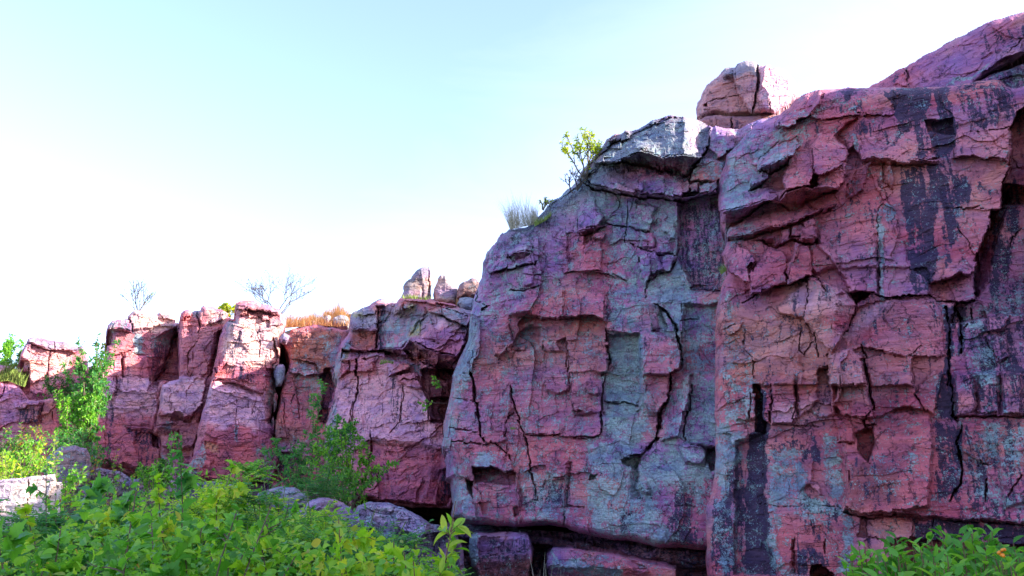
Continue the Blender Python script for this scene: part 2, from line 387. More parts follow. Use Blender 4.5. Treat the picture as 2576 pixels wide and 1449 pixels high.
# ================================================================= THE CLIFFS
# ---- main wall on the right
M_out = p(1935,298, 1962,288, 1985,272, 2000,250, 2022,237, 2060,226, 2110,223, 2160,221, 2250,219, 2340,219, 2410,212, 2470,203, 2520,203, 2545,222,
          2576,215, 2700,200, 2960,1500, 1785,1500, 1778,1390, 1776,1290, 1790,1240, 1800,1160, 1798,1000, 1800,880, 1800,800, 1812,740, 1828,690, 1815,640, 1830,600,
          1812,560, 1806,500, 1812,440, 1828,390, 1870,345, 1900,318)
M_f = [
 # top left slabs leaning left, lit edge
 ('W', q(7, 420,800, 560,690, 720,660, 720,760, 640,850, 480,935, 400,940), -.05, .22, 6),
 ('B', q(7, 720,640, 1000,660, 1240,640, 1240,840, 1090,850, 880,855, 690,885, 640,850), .06, 3),
 ('C', q(7, 690,885, 800,880, 880,855, 1000,848, 1090,852, 1240,840), 3, .10),
 ('C', q(7, 640,850, 560,890, 480,935, 420,930), 4, .16),
 ('C', q(7, 735,700, 705,780, 640,850), 3, .08),
 # overhangs on the left edge
 ('W', q(7, 400,1060, 540,1010, 560,1060, 520,1140, 470,1150, 380,1195, 262,1245, 262,1180), -.05, .45, 4),
 ('W', q(7, 262,1245, 380,1195, 470,1150, 470,1205, 440,1235, 370,1290, 300,1268), .45, -.15),
 ('W', q(7, 200,1290, 330,1268, 335,1310, 205,1358), .05, .25),
 ('W', q(7, 205,1358, 335,1310, 300,1345, 285,1372, 205,1400), .25, -.15),
 # blocks under the alcove
 ('B', q(7, 480,1130, 640,1100, 660,1280, 640,1355, 470,1400, 452,1320), .34, 5, .05, .12),
 ('B', q(7, 640,1100, 700,1000, 820,985, 850,1060, 915,1105, 905,1170, 830,1225, 700,1285, 660,1265), .26, 7, -.06, .12),
 ('B', q(7, 680,1290, 880,1190, 905,1200, 903,1330, 850,1400, 690,1370), .30, 4, .04, .06),
 ('W', q(8, 405,130, 470,55, 600,10, 760,10, 880,15, 840,45, 700,95, 560,165, 490,187), .42, -.10),
 ('W', q(8, 200,40, 330,10, 470,40, 405,130, 330,110, 120,170, 0,190, 0,90), .05, .34, 6),
 ('W', q(8, 0,190, 120,172, 340,108, 405,75, 400,110, 300,145, 190,225, 70,300, 20,362, 0,332), .34, -.16),
 ('X', q(7, 820,1000, 900,915, 990,868, 1010,990, 920,1100, 850,1060), -.16, .02, 5),
 ('W', q(7, 1000,1060, 1240,1060, 1500,1100, 1560,1150, 1500,1172, 1300,1192, 1220,1170, 1100,1150, 1010,1165), .0, .16, 5),
 ('W', q(7, 1010,1162, 1100,1150, 1220,1170, 1300,1190, 1560,1170, 1560,1205, 1300,1225, 1200,1215, 1020,1215), .16, -.06),
 ('X', q(7, 1000,1200, 1075,1185, 1030,1390, 930,1449, 900,1449), -.05, .16, 3), ('X', q(7, 1165,1190, 1225,1185, 1255,1330, 1240,1400, 1170,1340), -.08, .12, 3),
 ('B', q(7, 1470,892, 1670,882, 1680,1000, 1560,985, 1488,970), -.16, 4, 0, -.04),
 ('B', q(7, 915,1100, 960,1085, 1010,1160, 980,1240, 905,1210), -.16, 5),
 ('B', q(7, 1700,1000, 1990,1000, 2090,1060, 2070,1180, 1900,1165, 1790,1150, 1680,1160), .10, 6, 0, .06),
 ('C', q(7, 1680,1160, 1790,1150, 1900,1168, 2000,1165, 2080,1170), 4, .12),
 ('C', q(7, 1790,975, 1980,965, 2110,935), 3, .08),
 # stepped ledges
 ('W', q(8, 0,280, 160,240, 340,190, 500,120, 620,120, 700,190, 500,270, 340,300, 200,342, 0,382), -.06, .18, 6),
 ('W', q(8, 0,382, 200,342, 340,300, 500,268, 700,188, 820,130, 820,150, 700,215, 500,296, 340,345, 210,385, 0,420), .18, -.08),
 ('W', q(8, 210,400, 380,375, 385,420, 490,395, 560,380, 690,370, 690,430, 560,440, 500,405, 390,455, 260,400), .14, -.16),
 ('B', q(8, 500,300, 580,275, 580,370, 500,380), .14, 3), ('B', q(8, 585,275, 680,250, 685,370, 665,425, 570,410), .18, 3), ('B', q(8, 425,330, 490,310, 490,400, 430,440), .11, 3),
 ('B', q(8, 15,590, 110,432, 200,470, 245,555, 185,600, 205,700, 150,690, 60,625), .26, 3, .08, .08),
 ('B', q(8, 235,600, 340,462, 440,480, 485,560, 452,640, 472,705, 285,782, 212,782, 200,650), .22, 4, -.06, .08),
 ('X', q(8, 455,632, 535,422, 560,430, 520,560, 475,660), .05, .36, 3), ('B', q(8, 535,422, 622,440, 660,650, 472,712, 478,660, 520,560), .34, 2, -.04, .06),
 ('W', q(8, 640,440, 780,430, 830,520, 820,590, 680,640, 650,600), .05, .14, 8),
 ('C', q(8, 150,860, 270,775, 470,722, 560,690, 662,655, 720,700, 745,770), 4, .16),
 ('W', q(8, 700,330, 1110,330, 1130,790, 930,765, 830,590, 700,440), .04, .10, 6),
 ('B', q(8, 1150,385, 1320,400, 1330,560, 1500,700, 1500,795, 1200,822, 1140,790), .08, 3, 0, .03),
 ('C', q(8, 1255,20, 1190,100, 1130,170, 1128,420, 1140,790), 2.5, .06),
 ('C', q(8, 930,772, 1100,780, 1200,822, 1330,800, 1500,795, 1570,832, 1700,852, 1840,832), 5, .28),
 ('B', q(8, 935,780, 1100,788, 1060,815, 985,840, 975,870), -.45, 3),
 ('B', q(8, 1512,715, 1740,645, 1835,645, 1840,830, 1690,850, 1570,832, 1512,795), -.14, 3, 0, .08),
 ('W', q(8, 860,600, 1500,600, 1512,715, 1560,700, 1740,640, 1835,640, 1835,500, 860,480), 0, .07, 5),
 # big middle blocks
 ('B', q(8, 400,880, 640,665, 900,772, 985,870, 950,990, 870,1092, 800,1212, 700,1122, 590,960, 420,930), .20, 6, .10, -.04),
 ('X', q(8, 820,790, 905,768, 985,868, 950,990, 870,1090, 800,1040), .06, -.22, 5),
 ('C', q(8, 620,680, 620,880, 590,960, 640,1060, 690,1130), 2.5, .07), ('C', q(8, 985,870, 950,990, 872,1092, 800,1212), 3.5, .16),
 ('X', q(8, 870,1090, 990,880, 1225,835, 1080,1000, 1080,1080, 1040,1180, 930,1190, 830,1200), -.10, .12, 5),
 ('B', q(8, 1080,1000, 1230,832, 1560,832, 1600,930, 1612,1230, 1560,1252, 1380,1240, 1040,1180, 1080,1080), .14, 4, -.10, 0),
 ('C', q(8, 1040,1180, 1120,1200, 1230,1190, 1260,1240, 1350,1245, 1450,1155), 3, .08),
 ('B', q(8, 775,1290, 790,1222, 930,1190, 1020,1240, 1042,1449, 775,1449), .30, 6, .0, .04), ('X', q(9, 770,0, 860,10, 850,190, 815,310, 790,150), .26, .05),
 ('X', q(8, 775,1225, 930,1190, 865,1320, 865,1449, 775,1449), -.12, .10, 3),
 ('B', q(9, 860,0, 1040,0, 1060,140, 1095,330, 1030,330, 860,300, 820,230), .24, 5, .03, 0),
 ('C', q(8, 1020,1170, 1050,1250, 1050,1449), 5, .22), ('C', q(9, 1050,0, 1070,110, 1100,250, 1035,335, 1035,400), 5, .2),
 ('B', q(8, 1050,1255, 1230,1192, 1385,1245, 1385,1449, 1055,1449), .12, 4, .05, 0), ('C', q(8, 1380,1240, 1385,1449), 3, .12), ('C', q(9, 1385,0, 1400,160, 1480,280), 3, .12),
 ('B', q(9, 1060,0, 1385,0, 1400,170, 1460,270, 1300,250, 1100,330, 1080,120), .14, 5, .05, 0),
 ('B', q(9, 1400,150, 1520,0, 1600,0, 1530,300, 1460,260), .10, 4),
 ('C', q(8, 570,1040, 560,1200, 590,1230, 680,1120, 690,1240), 3, .1), ('B', q(8, 250,1290, 480,1170, 560,1240, 600,1449, 260,1449), .07, 8),
 ('B', q(8, 20,1000, 150,1000, 90,1090, 40,1080), .10, 4), ('C', q(8, 0,1045, 80,1010, 155,1000), 3, .1),
 ('C', q(8, 170,1050, 165,1200, 240,1280, 230,1449), 3, .08), ('B', q(8, 700,1330, 770,1320, 770,1449, 700,1449), -.16, 3),
 ('B', q(8, 580,1360, 700,1320, 705,1449, 560,1449), .10, 4),
 # right hand crack and recess
 ('W', q(7, 2095,940, 2150,820, 2174,800, 2300,780, 2300,1500, 2040,1500, 2060,1340, 2105,1200, 2110,1080), -.45, -.45, 3),
 ('B', q(8, 2035,0, 2010,182, 1952,180, 1945,300, 1890,400, 1842,520, 1832,650, 1842,832, 1700,855, 1650,1000, 2350,900, 2350,0), -.42, 4),
 ('X', q(8, 2035,0, 2010,182, 1952,180, 1945,300, 1890,400, 1842,520, 1832,650, 1842,832, 1940,700, 2000,400, 2100,100), -.45, .05, 3),
 ('C', q(7, 2150,820, 2092,960, 2105,1100, 2095,1200, 2045,1340, 2035,1449), 6, .3), ('C', q(8, 2174,300, 2110,380, 2080,460), 4, .12),
 ('C', q(8, 1700,170, 1850,160, 2010,182), 3.5, .10), ('C', q(8, 1700,300, 1790,420, 1835,500), 2.5, .06),
 ('C', q(8, 1835,840, 1700,860, 1690,900, 1740,960, 1745,1080, 1720,1220), 7, .22), ('C', q(8, 1810,870, 1810,980, 1750,1050), 4, .12), ('C', q(8, 1620,870, 1650,1050, 1640,1449), 7, .16),
 ('B', q(9, 1680,0, 1800,0, 1835,240, 1800,300, 1680,300), .14, 8), ('B', q(9, 1850,0, 1990,0, 2000,290, 1850,300), .10, 8), ('B', q(9, 2020,0, 2160,0, 2160,290, 2020,300), .14, 8),
 ('W', q(9, 1680,295, 2163,300, 2300,300, 2300,335, 2100,318, 1680,325), .1, -.12), ('C', q(9, 1640,0, 1670,180, 1660,300, 1700,350), 6, .2),
 ('B', q(8, 1900,905, 2110,920, 2040,1040, 1960,1060), .10, 4), ('C', q(8, 1910,1100, 2000,1290), 3, .1), ('B', q(8, 1920,1100, 2060,1080, 2080,1240, 1990,1300), .09, 4),
 # lower right
 ('B', q(9, 820,330, 1000,300, 1300,285, 1500,300, 1525,560, 1490,950, 1300,1012, 1000,1022, 880,965, 915,740), .14, 9, 0, .05),
 ('B', q(9, 955,425, 1080,400, 1100,500, 1065,650, 1000,560), -.30, 5), ('C', q(9, 1035,380, 1100,380), 5, .15),
 ('C', q(9, 825,505, 950,512), 4, .1), ('C', q(9, 450,370, 560,380, 700,388), 3.5, .08), ('B', q(9, 820,400, 950,380, 950,500, 830,500), .08, 4),
 ('B', q(9, 360,80, 520,20, 545,330, 500,365, 360,360), .16, 6), ('C', q(9, 545,90, 535,250, 505,365), 4, .14), ('B', q(9, 555,0, 690,0, 690,190, 640,260, 560,330), .10, 5),
 ('B', q(9, 640,180, 760,190, 830,300, 760,330, 640,300), .06, 6),
 ('B', q(9, 245,75, 288,105, 292,335, 330,350, 305,440, 240,420, 240,330), -.42, 3), ('B', q(9, 295,140, 350,150, 345,350, 300,340), .12, 3),
 ('C', q(9, 200,150, 200,330), 4, .16), ('B', q(9, 140,180, 240,180, 240,300, 200,340, 170,300), .07, 4),
 ('X', q(9, 110,500, 300,430, 320,900, 330,1200, 400,1449, 100,1449), -.14, -.10, 10),
 ('C', q(9, 280,950, 560,965, 760,960, 900,985), 2.5, .06), ('B', q(9, 520,1180, 560,1449, 500,1449, 510,1200), -.06, 3), ('C', q(9, 525,1180, 520,1440), 4, .12),
 ('B', q(9, 640,1449, 650,1390, 720,1380, 800,1449, 800,1520, 640,1520), -.9, 4), ('C', q(9, 750,1190, 740,1300), 4, .1),
 ('B', q(9, 560,650, 660,640, 655,790, 560,850), .08, 6), ('B', q(9, 640,790, 690,785, 720,880, 650,830), .12, 3),
 ('C', q(9, 1735,380, 1700,500, 1730,700, 1725,800, 1680,870, 1640,930), 8, .3), ('X', q(9, 1735,360, 1950,360, 1950,560, 1900,660, 1740,560), .10, 0, 4),
 ('C', q(9, 1905,770, 1910,950), 5, .15), ('C', q(9, 1840,660, 1920,665), 3, .1), ('B', q(9, 1980,500, 2163,330, 2300,330, 2300,900, 2040,980), .06, 8), ('C', q(9, 2163,740, 2060,900), 6, .1),
 ('W', q(9, 880,965, 1000,1022, 1300,1012, 1750,1050, 2163,1070, 2350,1078, 2350,1110, 2163,1098, 1750,1080, 1300,1042, 1000,1050, 870,1000), .12, -.16),
 ('B', q(9, 1000,1040, 2350,1100, 2350,1240, 1900,1230, 1385,1190, 1215,1212, 980,1180), -.15, 3),
 ('B', q(9, 1040,1052, 1382,1042, 1372,1192, 1212,1212, 1040,1180), .10, 3, 0, .04),
 ('B', q(9, 1215,1214, 1370,1194, 1900,1232, 2350,1240, 2350,1500, 1240,1600), -1.0, 4),
 ('C', q(9, 1530,1060, 1530,1180), 3, .08),
]
M_m = [
 ('T', p(1800,300, 1960,290, 1960,800, 1800,800), MAUV, 60, .45), ('T', p(1960,240, 2200,230, 2200,560, 1960,560), RED, 60, .5),
 ('T', q(8, 250,250, 1200,100, 1250,700, 600,640), PINK, 60, .6), ('T', q(8, 0,250, 700,120, 700,700, 0,760), RED, 60, .5),
 ('T', q(8, 700,420, 1500,420, 1500,820, 900,800), MAUV, 60, .5), ('T', q(8, 450,640, 900,750, 940,900, 640,900, 430,860), PALE, 40, .75), ('T', q(8, 870,1150, 1200,830, 1000,880, 860,1080), PALE, 30, .75),
 ('T', q(8, 0,900, 700,900, 760,1449, 0,1449), ORAN, 80, .55), ('T', q(8, 1150,850, 1600,850, 1600,1449, 1050,1449), PINK, 50, .6),
 ('T', q(9, 360,200, 760,150, 760,380, 360,380), PALE, 40, .5), ('T', q(9, 850,300, 1500,280, 1500,1000, 900,1000), RED, 60, .8), ('T', q(9, 880,650, 1260,650, 1260,900, 880,960), BRWN, 25, .6),
 ('T', q(9, 360,370, 900,380, 900,700, 360,700), RED, 50, .6), ('T', q(9, 330,1000, 900,1000, 900,1449, 330,1449), RED, 60, .75),
 ('T', q(8, 1700,600, 2350,300, 2350,1449, 1700,1449), MAUV, 60, .5),
 ('L', q(7, 0,960, 300,960, 640,800, 560,1100, 350,1300, 200,1449, 0,1449), .52, 30), ('L', q(7, 500,820, 780,760, 640,900, 520,1120, 440,1050), .5, 20),
 ('L', q(7, 840,700, 990,720, 980,830, 850,830), .40, 20), ('L', q(8, 0,0, 200,0, 200,130, 60,180, 0,180), .60, 20), ('L', q(8, 0,260, 160,230, 300,340, 100,430, 0,430), .46, 18),
 ('L', q(8, 0,760, 90,780, 90,1000, 0,1000), .45, 20), ('L', q(8, 0,1000, 200,1050, 260,1449, 0,1449), .40, 40),
 ('L', q(8, 1120,160, 1160,160, 1160,800, 1125,800), .62, 5), ('L', q(8, 1120,110, 1250,180, 1220,230, 1120,220), .48, 10), ('L', q(7, 930,970, 960,970, 970,1090, 930,1080), .6, 5), ('L', q(7, 1100,1100, 1170,1120, 1150,1330, 1120,1320), .45, 8),
 ('L', q(9, 0,0, 230,0, 230,330, 0,380), .52, 20), ('L', q(9, 0,370, 180,420, 120,560, 20,820, -20,920, -60,700, -40,400), .66, 20),
 ('L', q(9, 330,520, 560,540, 580,700, 560,960, 320,960), .60, 18), ('L', q(9, 560,800, 720,900, 900,960, 860,1010, 560,1010), .58, 15),
 ('L', q(9, 720,420, 820,440, 860,900, 760,880, 700,700), .62, 15), ('L', q(9, 560,1010, 600,960, 800,1080, 700,1110), .45, 15),
 ('L', q(9, 320,960, 400,980, 390,1449, 330,1449), .62, 8), ('L', q(9, 850,1000, 930,1010, 930,1449, 840,1449), .62, 10), ('L', q(9, 330,1290, 500,1380, 560,1449, 350,1449), .55, 12),
 ('L', q(9, -60,900, 110,960, 110,1449, -20,1449), .50, 20), ('L', q(9, 100,760, 170,790, 150,840, 90,830), .5, 6),
 ('L', q(9, 1080,260, 1350,200, 1500,700, 1500,1000, 1120,1000), .33, 40), ('L', q(9, 1720,360, 2200,300, 2200,1060, 1720,1060), .42, 40), ('L', q(9, 1850,360, 1990,330, 2000,520, 1880,520), .5, 20),
 ('L', q(8, 1750,900, 1950,800, 2110,720, 2174,600, 2300,600, 2300,900, 2050,950, 1900,900, 1850,1300, 1700,1300), .44, 20), ('L', q(8, 1950,100, 2174,100, 2174,500, 2000,500), .34, 30), ('L', q(8, 1800,1150, 1950,1180, 2000,1449, 1800,1449), .52, 20),
 ('S', q(7, 1165,650, 1240,640, 1520,640, 1500,760, 1475,800, 1480,870, 1245,900, 1225,780), .92, 5), ('S', q(7, 1240,860, 1470,860, 1500,1000, 1480,1110, 1415,1160, 1385,1000, 1350,930, 1260,1000, 1235,1080), .62, 12),
 ('S', q(7, 1520,640, 1660,640, 1640,720, 1690,900, 1670,1000, 1650,1150, 1600,1160, 1520,1100, 1490,960, 1480,880, 1580,850), .85, 6),
 ('S', q(7, 840,650, 1000,640, 1010,800, 850,820), .50, 15), ('S', q(7, 985,870, 1130,860, 1140,980, 985,960), .58, 12), ('S', q(7, 1130,930, 1200,930, 1200,1000, 1130,1000), .5, 8),
 ('S', q(7, 1280,1190, 1560,1180, 1640,1120, 1640,1240, 1790,1300, 1700,1449, 1290,1449), .55, 14), ('S', q(7, 1360,1180, 1560,1180, 1560,1290, 1360,1290), .66, 8),
 ('S', q(7, 1490,1280, 1680,1280, 1690,1449, 1500,1449), .85, 8), ('S', q(7, 1290,1320, 1420,1320, 1420,1449, 1290,1449), .8, 8),
 ('S', q(8, 1290,-20, 1540,-20, 1545,200, 1535,330, 1530,640, 1490,700, 1400,760, 1360,720, 1330,650, 1325,440, 1400,420, 1390,260, 1310,220), .72, 8), ('S', q(8, 1330,440, 1530,460, 1530,640, 1420,650, 1340,620), .92, 5),
 ('S', q(8, 1330,120, 1390,120, 1380,420, 1325,400), .85, 5), ('S', q(8, 1440,120, 1530,120, 1530,440, 1470,440), .85, 5),
 ('S', q(8, 1565,-20, 1790,-20, 1780,100, 1700,130, 1700,280, 1600,280, 1575,100), .84, 7), ('S', q(8, 1600,260, 1690,300, 1640,420, 1660,540, 1620,570, 1600,440), .60, 8),
 ('S', q(7, 1660,600, 2060,590, 2120,700, 2130,860, 2050,880, 1800,940, 1760,900, 1700,720), .50, 14),
 ('S', q(8, 800,110, 1120,110, 1120,260, 800,290), .34, 20), ('S', q(8, 900,470, 1320,480, 1200,700, 960,680), .26, 30),
 ('S', q(8, 2030,-50, 2150,-50, 2120,400, 2010,780, 1930,830, 1930,650, 1990,400, 2000,200), .62, 12), ('S', q(8, 1950,250, 2000,250, 1990,760, 1940,760), .8, 5),
 ('S', q(8, 1570,850, 1690,855, 1660,1000, 1640,1449, 1600,1449, 1610,950), .95, 5), ('S', q(8, 1690,850, 1760,860, 1750,1200, 1690,1230), .9, 5), ('S', q(8, 1800,870, 2350,600, 2350,1500, 1740,1500, 1760,1200), .50, 20),
 ('S', q(8, 1900,1100, 1990,1300, 1990,1449, 1900,1449), .7, 10), ('S', q(8, 2020,1300, 2174,1300, 2174,1449, 2000,1449), .68, 12),
 ('S', q(9, 1540,0, 1690,0, 1660,300, 1560,320), .85, 10), ('S', q(9, 1700,0, 2163,0, 2163,290, 1850,290), .48, 15), ('S', q(9, 1500,350, 1730,380, 1730,800, 1690,900, 1540,900, 1520,700), .72, 14),
 ('S', q(9, 1740,360, 2350,340, 2350,1050, 1740,1050), .46, 30), ('S', q(9, 1380,1040, 2400,1080, 2400,1250, 1380,1200), .75, 12),
 ('S', q(9, 245,70, 290,100, 290,330, 325,360, 300,560, 300,860, 325,1000, 325,1200, 400,1449, 140,1449, 150,1000, 190,720, 190,420, 240,330), 1.1, 5),
 ('S', q(9, 60,520, 110,560, 140,760, 160,1000, 120,1100, -80,1080, -60,960, 20,800), .85, 8), ('S', q(9, -80,900, 110,900, 110,1449, -80,1449), .70, 20),
 ('S', q(9, 540,540, 700,500, 700,640, 640,640, 560,640), .70, 10), ('S', q(9, 570,800, 720,900, 820,980, 830,1080, 560,960), .8, 10), ('S', q(9, 370,470, 560,440, 560,520, 380,540), .55, 10),
 ('S', q(9, 540,1040, 740,1000, 820,1080, 640,1200, 560,1130), .48, 12), ('S', q(9, 530,1250, 640,1240, 780,1330, 780,1400, 640,1400, 530,1449), .60, 14), ('S', q(9, 880,640, 1290,640, 1260,950, 880,950), .22, 20),
]
cliffs = empty('cliff_wall', (4.6, 10.6, 0)); tag(cliffs, 'huge pink rock wall at the right with long black water streaks down its face', 'cliff')
def child_keep(o, par):
    o.parent = par; o.matrix_parent_inverse = Matrix.Translation(-Vector(par.location)); return o
mw = rock('rock_face', M_out, ((1800, 11.6), (2576, 9.9)), M_f, M_m, step=2.0, amp=(.12, .055, .026), cell=(1.5, .62, .24), dip=.10, edge=(26, .35), thick=7, seed=11, fs=1.45,
          tint=PINK, tint2=(.43, .08, .12), lich=.24, stain_shade=.12, lean=.10)
child_keep(mw, cliffs)

# slab on top, upper right, with a deep slot below it
T_out = p(2178,226, 2192,214, 2250,180, 2300,156, 2312,147, 2345,130, 2380,108, 2430,86, 2480,58, 2500,50, 2576,30, 2720,-12, 2720,90, 2576,138, 2500,182, 2460,206, 2440,240, 2200,240)
T_f = [('C', q(7, 1310,480, 1340,560, 1340,640), 4, .15), ('X', q(7, 1000,640, 1200,540, 1310,480, 1330,640, 1080,640), -.2, .1, 3), ('C', q(7, 1170,560, 1175,640), 2.5, .06), ('C', q(7, 1700,590, 1800,545, 1880,520), 2.5, .06),
       ('W', q(7, 1880,560, 2050,430, 2174,390, 2174,300, 2050,360, 1900,500), .0, .16, 6), ('C', q(7, 2070,400, 2174,300), 3, .1)]
T_m = [('T', q(7, 1350,640, 1400,430, 1900,200, 2000,400, 1500,600), MAUV, 50, .5), ('T', q(7, 1000,640, 1400,430, 1400,640), RED, 40, .5), ('S', q(7, 1850,300, 2174,150, 2174,380, 1900,400), .38, 20), ('S', q(7, 1160,560, 1350,470, 1330,620, 1200,620), .40, 14), ('L', q(7, 1560,620, 1720,560, 2000,450, 1900,520, 1640,640), .58, 8)]
child_keep(rock('leaning_slab', T_out, ((2180, 11.6), (2576, 10.4)), T_f, T_m, step=2.2, amp=(.10, .04, .02), edge=(14, .3), thick=6, seed=23, lich=.08, stain_shade=.08, dip=.35, tint=(.38, .11, .17), tint2=PURP, lean=.3), cliffs)
T2_out = p(2440,250, 2440,215, 2480,196, 2510,182, 2576,160, 2660,138, 2660,420, 2440,420)
child_keep(rock('rock_block', T2_out, ((2440, 12.1), (2576, 11.9)), [], [('S', p(2430,150, 2660,150, 2660,420, 2430,420), .55, 20), ('L', p(2470,190, 2660,140, 2660,260, 2500,240), .42, 14)], step=2.6, amp=(.1, .05, .02), edge=(8, .1), thick=3, seed=29, tint=PURP), cliffs)

# ---- buttress in the middle
K_out = q(10, 0,1340, 60,1300, 200,1280, 250,1230, 330,1150, 370,1090, 440,1060, 520,990, 570,920, 600,860, 690,760, 770,650, 830,610, 880,605, 905,580, 960,585, 1000,575, 1100,510, 1240,470, 1330,482, 1400,500,
          1450,512, 1500,545, 1540,560, 1560,548, 1700,575, 1760,560, 1870,505, 1960,490, 2060,480, 2200,480, 2200,1449)+p(1900,800, 1880,1449, 1790,1449)
K_out = K_out+q(6, 2010,1290, 1920,1262, 1680,1246, 1500,1222, 1320,1192, 1110,1160, 930,1102, 790,1082, 720,1086, 620,1097, 560,1102, 430,1095, 320,1082, 200,1072, 108,1030, 112,960, 100,760, 60,740, 62,560, 25,520, 55,300, 90,150, 110,0)
K_out = K_out+q(5, 130,1400, 180,1290, 228,1190, 240,1000, 270,870, 300,780, 330,700, 328,640, 358,560, 430,480, 488,392)
